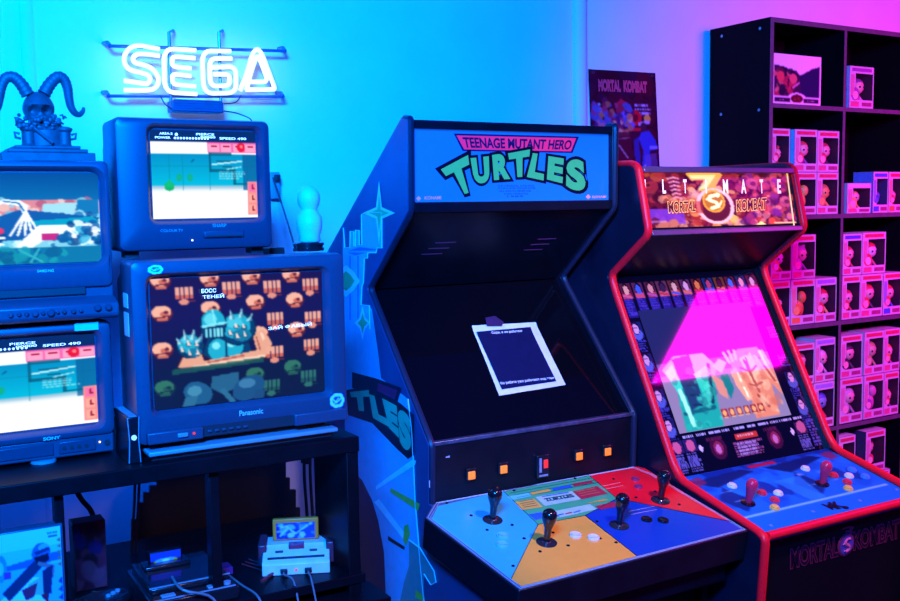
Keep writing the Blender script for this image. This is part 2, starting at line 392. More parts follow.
def img_racer():
    im = Img(150, 120, '0f5f96')
    for i in range(30): im.rect(0, i/90, 1, (i+2)/90, (.02+.03*i/30, .30+.14*i/30, .58+.10*i/30))
    im.rect(0, .30, 1, .47, 'd88890'); im.blobs(0, .31, 1, .46, ['f4b4b0','c46a80','8fd0dc','b05870','f0d0c8'], 60, .035)
    im.poly([(.64,.34),(.86,.33),(.82,.50),(.62,.48)], '9fdcea'); im.poly([(.86,.30),(1,.30),(1,.46),(.84,.44)], '1478b4')
    im.rect(0, .46, 1, .82, '7fcfe4'); im.blobs(0, .46, 1, .8, ['ffffff','1a6fae','5ac4e4','dff6fa','0c4f98','a0e4f4'], 150, .035)
    im.poly([(.28,.52),(.50,.40),(1.0,.50),(.98,.56),(.60,.72),(.40,.74)], '125ca8'); im.poly([(.52,.53),(.95,.49),(1,.55),(.62,.60)], '0aa0c4'); im.poly([(.46,.80),(.60,.58),(.98,.57),(.66,.72),(.54,.84)], 'f4fbff')
    im.poly([(0,.58),(.10,.57),(.40,.78),(.14,.85),(0,.72)], 'f6feff'); im.blobs(.02,.52,.26,.72,['0c4f98','083878','2a8fd0','ffffff'], 26, .03)
    im.poly([(.33,.36),(.40,.29),(.50,.30),(.545,.36),(.535,.45),(.505,.44),(.50,.37),(.44,.34),(.38,.38),(.36,.44)], 'ffffff'); im.line([(.40,.31),(.49,.33),(.52,.42)], .008, '1a78b8'); im.ell(.40,.38,.035,.045,'e8b8b0')
    im.poly([(.28,.62),(.30,.44),(.36,.40),(.37,.50),(.33,.64)], '12b0b0'); im.poly([(.30,.60),(.31,.46),(.335,.44),(.33,.60)], '60e0d0')
    for k in range(5): im.line([(.53,.42),(.43+k*.045,.68)], .010, 'ffffff')
    im.ell(.30,.69,.105,.085,'0a4a90'); im.ell(.30,.70,.07,.05,'2a8fd0'); im.rect(.20,.69,.40,.715,'f0f8ff'); im.ell(.30,.63,.095,.055,'e23560'); im.blobs(.23,.60,.37,.66,['ff90b0','c01848','ffc0d0'], 14, .02)
    im.rect(.62,.67,.73,.745,'c02880'); im.blobs(.74,.56,1,.78,['0c5ca0','ffffff','2fb0d8','0a3f80'], 40, .035)
    im.rect(0, .82, 1, 1, '0f77a6'); im.blobs(.25,.84,.85,.98,['1490a8','0c6090','18a0b0'], 24, .05); im.line([(.48,.84),(.62,.98)], .01, '30b0c0'); im.line([(.60,.84),(.55,.98)], .01, '30b0c0')
    return im.blur(1)

# ---- large television
tv_large = thing('television', 'large boxy grey television showing an armoured fighter among rows of fists', 'television', (.706, 2.3, -.49), 'tube televisions on the stand')
LX0, LX1, LZ0, LZ1, LY = .468, .950, -.489, -.101, 2.10
sc = (.511, .899, -.419, -.141)
housing('housing', TVP, tv_large, LX0, LX1, LZ0, LZ1, LY, sc, .46, dropb=.02)
panel('screen', img_fists(), (sc[0],LY+.018,sc[3]), (sc[1],LY+.018,sc[3]), (sc[1],LY+.018,sc[2]), (sc[0],LY+.018,sc[2]), CRT, tv_large, .010)
mb = MB(); text(mb, 'Panasonic', (.688,LY-.0012,-.437), (.742,LY-.0012,-.437), (.742,LY-.0012,-.449), (.688,LY-.0012,-.449), .02); mb.build('logo_lettering', WLOGO, tv_large)
mb = MB()
text(mb, 'БОСС', (.616,LY+.004,-.166), (.648,LY+.004,-.166), (.648,LY+.004,-.175), (.616,LY+.004,-.175), .02)
text(mb, 'ТЕНЕЙ', (.618,LY+.004,-.178), (.665,LY+.004,-.178), (.665,LY+.004,-.187), (.618,LY+.004,-.187), .02)
text(mb, 'ЗАЙ ФАБЫЙ', (.763,LY+.007,-.257), (.867,LY+.007,-.254), (.867,LY+.007,-.263), (.763,LY+.007,-.266), .02)
mb.build('screen_lettering', mat('lit_white', (.8,.8,.8), .5, emit=(.75,.85,.95), es=1.0), tv_large)
MB().box(.486, .604, LY-.014, LY+.01, LZ0+.004, LZ0+.029).build('control_panel', TVP, tv_large, .003)
MB().box(.604, .812, LY-.003, LY+.01, LZ0+.006, LZ0+.028).build('control_recess', TVS, tv_large)
MB().box(.812, .942, LY-.014, LY+.01, LZ0+.004, LZ0+.031).build('speaker_cover', TVP, tv_large, .003)
MB().box(.548, .570, LY-.019, LY-.012, LZ0+.013, LZ0+.022).build('power_button', SILV, tv_large, .002)
MB().lathe([(.003,0),(.003,.003)], (.583,LY-.014,LZ0+.018), (0,-1,0), 10).build('indicator_lamp', mat('red_lamp', (.6,.02,.02), .4, emit=(1,.05,.03), es=.8), tv_large)
for k in range(6): MB().box(.615+k*.016, .624+k*.016, LY-.008, LY, LZ0+.014, LZ0+.019).build('button', TVP, tv_large, .001)
for x in (.50, .86): MB().box(x, x+.04, 2.13, 2.17, TABZ+.0222, LZ0+.006).build('foot', RUB, tv_large)
MB().box(.56, .86, 2.31, 2.36, TABZ+.0222, LZ0+.012).build('rear_foot', RUB, tv_large)
def sticker(name, cx, cz, w, h, seed):
    R = np.random.RandomState(seed); im = Img(30, 24, '0a2a60')
    for k in range(7): im.ell(.5+.3*math.cos(k*.9), .5+.28*math.sin(k*.9), .24, .26, 'd8ecff')
    im.ell(.5, .5, .3, .28, '16407a'); im.line([(.25,.45),(.45,.65),(.75,.4)], .06, 'd8ecff'); im.line([(.3,.7),(.6,.35)], .05, 'd8ecff')
    out = MB(); panel(name, im.blur(1), (cx-w/2,LY-.0012,cz+h/2), (cx+w/2,LY-.0012,cz+h/2), (cx+w/2,LY-.0012,cz-h/2), (cx-w/2,LY-.0012,cz-h/2), PRINT, tv_large)
sticker('sticker', .520, -.120, .032, .019, 1); sticker('sticker', .921, -.440, .036, .034, 2)
for z0, z1 in ((-.20, -.17), (-.26, -.21)):   # stickers on the left cheek
    MB().box(LX0-.0008, LX0+.002, LY+.03, LY+.07, z0, z1).build('side_sticker', WLOGO, tv_large)

# slim pale box under it
mp = thing('media_player', 'slim flat box with a pale lid slid under the large television', 'media player', (.70, 2.2, TABZ))
MB().box(.494, .905, 2.095, 2.36, TABZ, TABZ+.012).build('base', TVS, mp, .001)
MB().box(.486, .914, 2.080, 2.37, TABZ+.012, TABZ+.022).build('lid', SILV, mp, .003)

# ---- upper middle television
tv_mid = thing('television', 'charcoal television resting on top of the large one, with a dark-topped game screen', 'television', (.64, 2.45, -.09), 'tube televisions on the stand')
MX0, MX1, MZ0, MZ1, MY = .482, .836, -.088, .206, 2.25
sc = (.562, .805, -.017, .181)
housing('housing', TVD, tv_mid, MX0, MX1, MZ0, MZ1, MY, sc, .36, rin=.012, front_d=.13)
panel('screen', img_shooter(1), (sc[0],MY+.018,sc[3]), (sc[1],MY+.018,sc[3]), (sc[1],MY+.018,sc[2]), (sc[0],MY+.018,sc[2]), CRT, tv_mid, .008)
LITW = MATS['lit_white']
def hud(parent, x0, x1, zt, y, s=1.0, items=None):
    mb = MB(); w = x1-x0
    def T(t, a, b, za, zb): text(mb, t, (x0+w*a,y,zt-za), (x0+w*b,y,zt-za), (x0+w*b,y,zt-zb), (x0+w*a,y,zt-zb), .015)
    T('AREA-2', .08, .20, .006*s, .011*s); T('POWER', .04, .18, .015*s, .020*s); T('PIERCE', .42, .59, .006*s, .011*s); T('00000', .46, .60, .0125*s, .017*s); T('SPEED 490', .64, .90, .014*s, .0195*s)
    for k in range(12): mb.lathe([(.0026*s,0),(.0026*s,.0004)], (x0+w*(.22+.028*k), y, zt-.018*s), (0,-1,0), 8)
    mb.lathe([(.0035*s,0),(.0035*s,.0004)], (x0+w*.235, y, zt-.010*s), (0,-1,0), 8)
    mb.build('screen_lettering', LITW, parent, fix=False)
hud(tv_mid, sc[0], sc[1], sc[3], MY+.012)
mb = MB(); text(mb, 'SHARP', (.690,MY-.0012,-.030), (.722,MY-.0012,-.030), (.722,MY-.0012,-.038), (.690,MY-.0012,-.038), .02)
text(mb, 'COLOUR TV', (.572,MY-.0012,-.040), (.622,MY-.0012,-.040), (.622,MY-.0012,-.046), (.572,MY-.0012,-.046)); mb.build('logo_lettering', mat('dim_lettering', (.3,.3,.32), .4), tv_mid)
MB().box(.668, .762, MY-.006, MY+.01, -.062, -.046).build('control_flap', TVD, tv_mid, .003)
MB().box(.674, .756, MY-.0075, MY-.005, -.0595, -.056).build('flap_grip', TVS, tv_mid)
MB().lathe([(.002,0),(.002,.002)], (.642,MY,-.066), (0,-1,0), 8).build('indicator_lamp', mat('white_lamp', (.6,.6,.6), .4, emit=(1,.9,.8), es=2.0), tv_mid)
for x in (.50, .79): MB().box(x, x+.03, MY+.03, MY+.07, LZ1-.0005, MZ0+.004).build('foot', RUB, tv_mid)
for x in (.50, .79): MB().box(x, x+.03, MY+.05, MY+.06, MZ0-.012, MZ0).build('front_foot', RUB, tv_mid)

# ---- upper left television with video deck
tv_top = thing('television', 'television with a built-in video deck and knob row, below the horned bust', 'television', (.28, 2.4, -.225), 'tube televisions on the stand')
TX0, TX1, TY = .10, .458, 2.20
sc = (.125, .437, -.104, .083)
housing('housing', TVP, tv_top, TX0, TX1, -.158, .108, TY, sc, .38, rin=.022, front_d=.25)
panel('screen', img_racer(), (sc[0],TY+.018,sc[3]), (sc[1],TY+.018,sc[3]), (sc[1],TY+.018,sc[2]), (sc[0],TY+.018,sc[2]), CRT, tv_top, .009)
mb = MB(); text(mb, 'SAMSUNG', (.305,TY-.0012,-.1155), (.337,TY-.0012,-.1155), (.337,TY-.0012,-.121), (.305,TY-.0012,-.121), .02); mb.build('logo_lettering', WLOGO, tv_top)
MB().box(.100, .458, TY+.012, TY+.33, -.224, -.150).build('deck_body', TVP, tv_top, .004)
MB().box(.150, .400, TY+.006, TY+.02, -.172, -.146).build('tape_slot', TVS, tv_top, .002)
mb = MB(); prof = [(TY-.030,-.214), (TY-.030,-.190), (TY+.004,-.176), (TY+.02,-.176), (TY+.02,-.222), (TY-.022,-.222)]
mb.prismx(prof, .099, .459); mb.build('control_ledge', TVP, tv_top, .004)
for k, x in enumerate((.246, .262, .276, .292, .307, .322, .335, .348, .366, .381)):
    r = (.005, .004, .0045, .0065, .004, .008, .0035, .0045, .005, .004)[k]
    MB().lathe([(r,0),(r,.005),(r*.7,.007)], (x,TY-.030,-.202), (0,-1,0), 14).build('knob', TVD if k % 3 else TVP, tv_top)
for x in (.414, .436): MB().lathe([(.007,0),(.007,.006),(.005,.008)], (x,TY-.030,-.198), (0,-1,0), 14).build('jack_knob', TVD, tv_top)

# ---- lower left television
tv_low = thing('television', 'lower left television standing directly on the bench, showing a game with pink bricks', 'television', (.27, 2.4, TABZ), 'tube televisions on the stand')
SX0, SX1, SY = .085, .447, 2.20
sc = (.125, .414, -.449, -.258)
housing('housing', TVP, tv_low, SX0, SX1, TABZ+.045, -.229, SY, sc, .36, rin=.012)
im = img_shooter(2)
panel('screen', im, (sc[0],SY+.018,sc[3]), (sc[1],SY+.018,sc[3]), (sc[1],SY+.018,sc[2]), (sc[0],SY+.018,sc[2]), CRT, tv_low, .008)
hud(tv_low, sc[0], sc[1], sc[3], SY+.012, 1.0)
MB().box(SX0+.004, SX1-.004, SY+.008, SY+.30, TABZ+.006, TABZ+.048).build('control_panel', TVP, tv_low, .004)
MB().box(.14, .32, SY+.0055, SY+.012, TABZ+.014, TABZ+.040).build('panel_flap', TVD, tv_low, .002)
MB().box(.33, .405, SY+.0055, SY+.012, TABZ+.014, TABZ+.040).build('panel_flap', TVD, tv_low, .002)
for k, x in enumerate((.34, .355, .37, .385)): MB().lathe([(.004,0),(.004,.003)], (x,SY+.006,TABZ+.027), (0,-1,0), 10).build('button', TVS, tv_low)
MB().lathe([(.006,0),(.006,.004)], (.428,SY+.008,TABZ+.028), (0,-1,0), 12).build('power_button', TVS, tv_low)
MB().lathe([(.0022,0),(.0022,.002)], (.413,SY+.008,TABZ+.030), (0,-1,0), 8).build('indicator_lamp', mat('amber_lamp', (.6,.4,.1), .4, emit=(1,.7,.2), es=2), tv_low)
mb = MB(); text(mb, 'SONY', (.299,SY-.0012,-.465), (.333,SY-.0012,-.465), (.333,SY-.0012,-.472), (.299,SY-.0012,-.472), .03); mb.build('logo_lettering', WLOGO, tv_low)
MB().box(.372, .420, SY-.0012, SY+.002, -.2475, -.231).build('sticker', mat('cyan_sticker', (.35,.6,.65), .5), tv_low)
MB().lathe([(.026,0),(.026,.006)], (.30,SY+.02,TABZ), (0,0,1), 20).build('foot', SILV, tv_low)
MB().box(.12, .40, SY+.06, SY+.28, TABZ, TABZ+.008).build('rear_foot', RUB, tv_low)

# slim upright console between the televisions
cons = thing('game_console', 'slim black upright console with a glowing white round button between two televisions', 'game console', (.46, 2.16, TABZ))
CX0, CX1, CY, CH = .4485, .4720, 2.095, .098
def cring(y, k): 
    return [(CX0+(CX1-CX0)*a, y, TABZ+CH*b) for a, b in ((.0,0),(1,0),(.90,.5),(1,1),(0,1),(.10,.5))]
mb = MB().rings([cring(CY,0), cring(CY+.13,0)]); mb.build('body', mat('console_black', (.006,.006,.009), .3), cons, .002)
mb = MB(); mb.tube([(CX0,CY-.001,TABZ+.002),(CX0+.0026,CY-.001,TABZ+CH*.5),(CX0,CY-.001,TABZ+CH)], .0012, 6); mb.tube([(CX1,CY-.001,TABZ+.002),(CX1-.0026,CY-.001,TABZ+CH*.5),(CX1,CY-.001,TABZ+CH)], .0012, 6); mb.build('chrome_edge', SILV, cons)
MB().box(CX0+.004, CX1-.004, CY+.002, CY+.125, TABZ+CH-.0005, TABZ+CH+.0015).build('top_grille', SILV, cons)
MB().lathe([(.0055,0),(.0055,.002)], ((CX0+CX1)/2,CY,TABZ+CH*.56), (0,-1,0), 18).build('power_button', mat('console_glow', (.5,.6,.7), .4, emit=(.35,.65,1), es=1.0), cons)
# ================================================================== neon sign on the wall
NY = 2.885
neon = thing('neon_sign', 'glowing white four-letter neon sign in a dark frame, hung above the televisions', 'neon sign', tuple(at(197, 72, Y=WY)))
NEON = mat('neon_glass', (.8,.9,.9), .3, emit=(.90,1.0,1.0), es=1.12)
FRAMEM = mat('dark_blue_acrylic', (.05,.10,.22), .25)
def smooth_path(pts, k=5):
    P = [Vector(p) for p in pts]; out = []
    for i in range(len(P)-1):
        p0 = P[max(i-1,0)]; p1 = P[i]; p2 = P[i+1]; p3 = P[min(i+2,len(P)-1)]
        for j in range(k):
            t = j/k; out.append(.5*((2*p1)+(-p0+p2)*t+(2*p0-5*p1+4*p2-p3)*t*t+(-p0+3*p1-3*p2+p3)*t**3))
    return out+[P[-1]]
def corner_path(pts, r=.35, k=5):      # straight runs with rounded corners
    P = [Vector(p) for p in pts]; out = [P[0]]
    for i in range(1, len(P)-1):
        a = P[i]+(P[i-1]-P[i])*min(r, .49); b = P[i]+(P[i+1]-P[i])*min(r, .49)
        for j in range(k+1):
            t = j/k; out.append(a*(1-t)**2+P[i]*2*t*(1-t)+b*t*t)
    return out+[P[-1]]
def npx(pts, ox): return [at(ox+x/6.33, 25+y/6.33, Y=NY) for x, y in pts]
NS = [(105, [(345,152),(280,140),(215,130),(160,145),(125,190),(125,245),(160,283),(230,303),(272,318),(285,345),(265,370),(200,364),(120,352)], 1),
      (105, [(345,195),(270,185),(205,185),(178,210),(192,238),(255,256),(310,288),(338,340),(325,390),(275,412),(120,412)], 1)]
NE = [(105, [(575,160),(372,148),(378,425),(582,437)], 0), (105, [(570,210),(425,198),(425,262),(545,275)], 0), (105, [(545,322),(425,310),(430,376),(575,388)], 0)]
NG = [(190, [(258,165),(76,163),(86,435),(292,430),(290,262),(140,268)], 0), (190, [(265,212),(124,212),(128,386),(250,384),(250,312),(150,312)], 0)]
NA = [(190, [(318,415),(355,320),(395,180),(425,148),(455,180),(500,300),(538,405),(525,408),(355,410)], 0), (190, [(357,412),(385,300),(425,190),(448,230),(495,360),(385,360)], 0)]
for let in (NS, NE, NG, NA):
    mb = MB()
    for ox, pts, curved in let:
        p = npx(pts, ox)
        mb.tube(smooth_path(p) if curved else corner_path(p, .3), .0062, 10)
    mb.build('letter_tube', NEON, neon, smooth=80)
for (x0, y0, x1, y1) in ((110, 46, 285, 51), (109, 96, 283, 96.5)):
    a = at(x0, y0, Y=NY+.02); b = at(x1, y1, Y=NY+.02)
    mb = MB().tube([a, b], .0046, 8)
    for p, s in ((a, -1), (b, 1)): mb.tube([p, p+Vector((s*.002, .02, .012)), p+Vector((s*.004, WY-p.y, .016))], .006, 8)
    mb.build('frame_bar', FRAMEM, neon)
for x, y0 in ((169, 32), (219, 32)):
    a = at(x, y0, Y=NY+.02); b = at(x+2, 112, Y=NY+.02)
    mb = MB().tube([b, a, a+Vector((.020, .03, .010)), a+Vector((.030, WY-a.y, .014))], .0046, 8); mb.build('frame_post', FRAMEM, neon)
a = at(172, 100, Y=NY-.005); b = at(224, 113, Y=NY-.005)
mb = MB().box(a.x, b.x, NY-.005, NY+.05, b.z, a.z); mb.build('transformer', mat('transformer_blue', (.05,.07,.12), .5), neon, .003)
mb = MB()
for k in range(5): mb.box(a.x+.005, b.x-.005, NY-.009, NY-.004, b.z+.003+k*.007, b.z+.006+k*.007)
mb.build('cooling_rib', FRAMEM, neon)
mb = MB()
for pts in ([(160,95),(165,104),(173,110)], [(224,104),(236,102),(241,95)], [(224,111),(236,113),(249,118),(252,122)]): mb.tube(smooth_path([at(x,y,Y=NY) for x, y in pts]), .0018, 6)
mb.build('lead', RUB, neon)

# ================================================================== things on top of the televisions
bust = thing('skull_bust', 'matte horned skull bust on a stepped plinth atop the video-deck television', 'sculpture', (.355, 2.33, .108))
BX, BY = .352, 2.33
def bp(px, py, dy=0): return at(px, py, Y=BY+dy)
mb = MB()
for w, d, z0, z1 in ((.094,.055,.108,.128), (.080,.050,.128,.136), (.066,.045,.136,.143)): mb.box(BX-w, BX+w, BY-d, BY+d, z0, z1)
mb.build('plinth', GREYM, bust, .002)
mb = MB().lathe([(.046,.143),(.046,.175),(.042,.178),(.044,.183),(.034,.190)], (BX,BY,0), n=24)
for s in (-1, 1):
    mb.lathe([(.016,.143),(.013,.147),(.013,.172),(.017,.177),(.017,.181),(.010,.184)], (BX+s*.036,BY-.030,0), n=14)
    mb.tube([(BX+s*.052,BY-.02,.168),(BX+s*.062,BY-.02,.171),(BX+s*.060,BY-.02,.160),(BX+s*.050,BY-.02,.158)], .003, 6)
mb.build('pedestal', GREYM, bust)
# skull: cranium, cheek and jaw as one lofted surface with sunken eyes
mb = MB()
bm = bmesh.new(); bmesh.ops.create_uvsphere(bm, u_segments=36, v_segments=28, radius=1)
for v in bm.verts:
    x, y, z = v.co; x2 = x*.032*(1 if z < .2 else 1); y2 = y*.036; z2 = z*.045*(.86 if z > 0 else 1)
    if z < 0: k = 1-.42*(-z)**1.3; x2 *= k; y2 = y2*(.8+.2*k) - .004*(-z)
    for sx in (-1, 1):
        d2 = ((x2-sx*.0130)/.0088)**2+((z2+.004)/.0092)**2
        if y < 0 and d2 < 2.5: y2 += .024*math.exp(-d2*d2*.8)
    d2 = (x2/.005)**2+((z2+.018)/.007)**2
    if y < 0: y2 += .008*math.exp(-d2); 
    if y < 0: y2 -= .004*math.exp(-((z2-.008)/.006)**2)
    v.co = (x2, y2, z2)
skc = bp(38.5, 110)
for v in bm.verts: v.co += skc
vs = [v.co.copy() for v in bm.verts]; fs = [tuple(v.index for v in f.verts) for f in bm.faces]; bm.free()
mb.add(vs, fs); mb.build('skull', GREYM, bust, smooth=60)
for pts in ([(44,94),(50,84),(57.7,77),(64,79.5),(67.5,88),(69,98),(71,107),(75,113),(79.5,114.5),(83,111),(83.5,107.5)], [(28,95),(21.5,84.5),(14,77.5),(6,78),(1.5,86),(-.5,97),(-3,108),(-8,114),(-13,115),(-16,112),(-16.5,108)]):
    P = smooth_path([bp(x, y, -.004+.0015*i) for i, (x, y) in enumerate(pts)], 8); n = len(P); R = []
    for i in range(n):
        t = i/(n-1); r = .0112*(1-t)**.75+.0026
        if t < .5: r *= 1+.07*math.sin(i*2.1)*(1-t)
        R.append(r)
    MB().tube(P, R, 14).build('horn', GREYM, bust, smooth=60)
R0 = np.random.RandomState(3); mb = MB()
for i in range(60):
    a = R0.rand(); px = 16+a*44; py = 113+8*math.sin(a*3.1)*.6+R0.rand()*13
    p = bp(px, py, -.036-.010*R0.rand()); mb.ball(p, (.0035+.003*R0.rand(), .004, .0035+.003*R0.rand()), 8, 6)
for i in range(12):
    p = bp(14+R0.rand()*50, 118+R0.rand()*10, -.035); q = p+Vector((R0.uniform(-.02,.02), -.004, R0.uniform(-.012,.012))); mb.tube([p, (p+q)/2+Vector((0,-.006,.004)), q], .0022, 6)
mb.tube([bp(34,128,-.045), bp(44,136,-.05), bp(53,143,-.052)], .0035, 8)
tag(mb.build('bone_ornament', GREYM, bust), kind='stuff')

fig = thing('statuette', 'small plain white rounded statuette on a dark disc beside the charcoal television', 'statuette', (.935, 2.28, -.101))
FX, FY = .935, 2.28
MB().lathe([(.037,-.101),(.038,-.098),(.038,-.094),(.0355,-.093),(.0355,-.088),(.038,-.087),(.038,-.083),(.036,-.081)], (FX,FY,0), n=28).build('base', BLKS, fig)
MB().lathe([(.020,-.081),(.027,-.077),(.024,-.066),(.029,-.052),(.032,-.036),(.030,-.018),(.020,-.004),(.019,.000),(.025,.010),(.028,.024),(.026,.038),(.018,.050),(.006,.057),(0,.058)], (FX+.004,FY,0), n=28).build('body', CREAM, fig, smooth=80)

a = at(273, 172, Y=WY-.03); b = at(281, 199, Y=WY-.03)
so = thing('wall_socket', 'small grey wall socket box between the charcoal television and the statuette', 'socket', ((a.x+b.x)/2, WY, b.z))
MB().box(a.x-.01, b.x, WY-.03, WY, b.z, a.z).build('socket_body', mat('socket_grey', (.25,.27,.3), .5), so, .004)
MB().box(a.x+.002, b.x-.004, WY-.045, WY-.028, a.z-.03, a.z-.008).build('plug', RUB, so, .003)
cb = MB().tube(smooth_path([at(273,178,Y=WY-.05), at(283,208,Y=2.75), at(293,241,Y=2.50), at(294,246,Y=2.46)]), .0028, 8).build('power_cable', RUB)
tag(cb, 'thin black power cable slanting down from the wall socket behind the statuette', 'cable')
ad = MB().box(.865, .905, 2.36, 2.41, -.112, -.094).build('power_adapter', RUB, None, .003)
tag(ad, 'small black adapter lying on the large television behind the statuette base', 'adapter')

# ================================================================== under the bench
im = Img(90, 130, '7fc4e6')
im.rect(0, 0, 1, .16, 'a8d8ee'); im.poly([(0,.30),(1,.22),(1,.30),(0,.36)], '3c62a0'); im.rect(0,.33,1,1,'69b0de')
im.poly([(.0,.62),(.45,.40),(.80,.46),(.70,.74),(.3,.98),(.0,.98)], 'dfe8f0'); im.poly([(.48,.48),(.72,.42),(.82,.50),(.70,.60),(.55,.58)], '9fb090')
im.poly([(.10,.52),(.66,.24),(.78,.30),(.60,.40),(.20,.60)], '15304e'); im.ell(.70,.22,.14,.095,'44608c'); im.ell(.74,.17,.08,.035,'90a8c8'); im.poly([(.58,.25),(.80,.23),(.82,.29),(.64,.33)], '0a1830'); im.poly([(.60,.20),(.82,.17),(.83,.20),(.62,.235)], '1c3358'); im.line([(.66,.31),(.86,.36),(.84,.44)], .02, 'c06a70')
im.poly([(.38,.52),(.62,.48),(.56,.60),(.44,.62)], 'c02848'); im.poly([(.08,.78),(.28,.64),(.26,.80),(.04,.92)], 'b02050'); im.poly([(.66,.60),(.80,.56),(.76,.68)], 'b8243c')
im.ell(.42,.84,.26,.17,'0c1830'); im.ell(.40,.82,.13,.09,'304a70'); im.poly([(.70,.38),(.86,.34),(.82,.60),(.70,.58)], '15284c')
im.ell(.10,.30,.09,.12,'2e8a8e'); im.ell(.10,.30,.04,.06,'7fc4e6'); im.rect(.14,.34,.24,.40,'c03a88')
for k in range(5): im.poly([(1,.10+k*.055),(.93,.125+k*.055),(1,.15+k*.055)], 'e07838')
for k in range(7): im.poly([(1,.46+k*.075),(.93,.50+k*.075),(1,.535+k*.075)], '1c3f70')
im.scrib(.70,.93,.96,.99,2,'102040'); im.scrib(.80,.04,.95,.10,2,'304a70')
gb = thing('game_case', 'pale blue game case with a racing motorcyclist, front left under the bench', 'game case', (.2, 2.08, SHZ))
MB().box(.176, .309, 2.072, 2.102, SHZ, -.616).build('case', mat('case_plastic', (.05,.07,.11), .3), gb, .002)
panel('cover_print', im.blur(1), (.180,2.071,-.619), (.304,2.071,-.619), (.304,2.071,SHZ+.003), (.180,2.071,SHZ+.003), PRINT, gb)
im = Img(30, 50, '70101c'); im.blobs(0, .1, 1, .9, ['a01828','40060c','b0303c','2a0a3a'], 30, .12); im.rect(0,0,.2,.2,'3a1050')
rb = thing('game_case', 'dim dark red game box standing behind the motorcyclist case', 'game case', (.398, 2.32, SHZ))
MB().box(.363, .434, 2.30, 2.35, SHZ, -.690).build('case', mat('red_box', (.15,.01,.02), .5), rb, .002)
panel('cover_print', im.blur(1), (.366,2.299,-.693), (.431,2.299,-.693), (.431,2.299,SHZ+.003), (.366,2.299,SHZ+.003), PRINT, rb)

def gamepad(x, y, rz, label):
    g = thing('gamepad', label, 'gamepad')
    prof = []; 
    for k in range(28):
        a = 2*math.pi*k/28; r = .062+.016*abs(math.cos(a))**3-.012*math.exp(-((a-1.5*math.pi)/.5)**2); prof.append((math.cos(a)*r, math.sin(a)*r*.66))
    mb = MB(); mb.rings([[(px*k, py*k, z) for px, py in prof] for k, z in ((.9,0),(1,.008),(1,.018),(.92,.026))]); mb.build('shell', BLKS, g, smooth=60)
    mb = MB().box(-.046,-.022,-.004,.004,.026,.030); mb.box(-.038,-.030,-.012,.012,.026,.030); mb.build('direction_pad', RUB, g)
    for k in range(3): MB().lathe([(.0058,.025),(.0058,.030),(.004,.0315)], (.022+k*.014,-.008+k*.006,0), n=12).build('button', SILV, g)
    MB().tube(smooth_path([(0,.04,.012),(.01,.07,.01),(.05,.08,.006),(.06,.05,.006),(.02,.06,.02)]), .0022, 6).build('cord', RUB, g)
    g.location = (x, y, SHZ); g.rotation_euler = (0, 0, rz); return g
gamepad(.385, 2.17, .3, 'black gamepad with a coiled cord below the dark red box')

# black console with a cartridge in its slot
dc = thing('game_console', 'flat black ridged console with a picture cartridge standing in its slot', 'game console', (.57, 2.18, SHZ))
MB().box(.475, .665, 2.07, 2.30, SHZ, SHZ+.030).build('lower_shell', BLKS, dc, .004)
MB().box(.485, .655, 2.11, 2.295, SHZ+.030, SHZ+.044).build('upper_shell', BLKS, dc, .003)
MB().box(.500, .602, 2.22, 2.27, SHZ+.044, SHZ+.054).build('slot_hump', BLKS, dc, .003)
for y, z in ((2.0745, .0305), (2.114, .0445)): MB().box(.482, .658, y-.002, y+.002, SHZ+z-.001, SHZ+z+.001).build('shiny_edge', SILV, dc)
for x in (.50, .60): MB().box(x, x+.03, 2.082, 2.098, SHZ+.030, SHZ+.034).build('switch', SILV, dc, .001)
MB().lathe([(.008,0),(.008,.006)], (.645,2.092,SHZ+.030), n=14).build('button', SILV, dc)
im = Img(44, 28, '1840a8'); im.rect(0,.5,1,1,'101430'); im.ell(.5,.58,.4,.2,'e0a838'); im.ell(.48,.54,.3,.14,'58a8d8'); im.ell(.5,.52,.14,.08,'d8e8f0'); im.rect(.08,.72,.3,.9,'c02030'); im.rect(.6,.74,.85,.85,'d8b060')
ct = thing('cartridge', 'small cartridge with a racing-car label standing in the flat black console', 'cartridge', (.551, 2.25, SHZ+.054))
MB().box(.514, .588, 2.243, 2.261, SHZ+.054, -.767).build('shell', BLK, ct, .002)
panel('label_print', im.blur(1), (.517,2.2425,-.770), (.585,2.2425,-.770), (.585,2.2425,-.813+.006), (.517,2.2425,-.813+.006), PRINT, ct)

# white console
fc = thing('game_console', 'small white retro console with red lid patch and two leads, right end of the shelf', 'game console')
WC = mat('retro_white', (.62,.62,.60), .4)
prof = [(-.075,0),(-.075,.026),(-.068,.032),(-.005,.040),(.005,.048),(.065,.048),(.072,.040),(.072,0)]
mb = MB().prismx(prof, -.078, .078); mb.build('body', WC, fc, .002)
for s in (-1, 1): MB().box(s*.080-.010, s*.080+.010, -.02, .066, .004, .056).build('side_dock', mat('dark_wine', (.12,.02,.04), .4), fc, .004)
MB().box(-.018, .018, -.012, .012, .040, .0505).build('eject_patch', mat('eject_red', (.30,.015,.05), .4), fc, .001)
MB().box(-.066, .066, -.058, -.048, .032, .0355).build('dark_stripe', TVS, fc)
for s in (-1, 1): MB().box(s*.040-.009, s*.040+.009, -.026, -.019, .037, .041).build('slide_switch', mat('eject_dark', (.10,.02,.03), .4), fc)
for s in (-1, 1): MB().box(s*.028-.008, s*.028+.008, -.082, -.072, .006, .016).build('port_plug', RUB, fc, .001)
for s in (-1, 1):
    MB().tube(smooth_path([(s*.028,-.082,.010),(s*.028+.002,-.105,.012),(s*.02+.016,-.135,.006),(s*.02+.03,-.19,-.06),(s*.02+.032,-.20,-.15)]), .0022, 6).build('lead', mat('grey_lead', (.16,.16,.17), .45), fc)
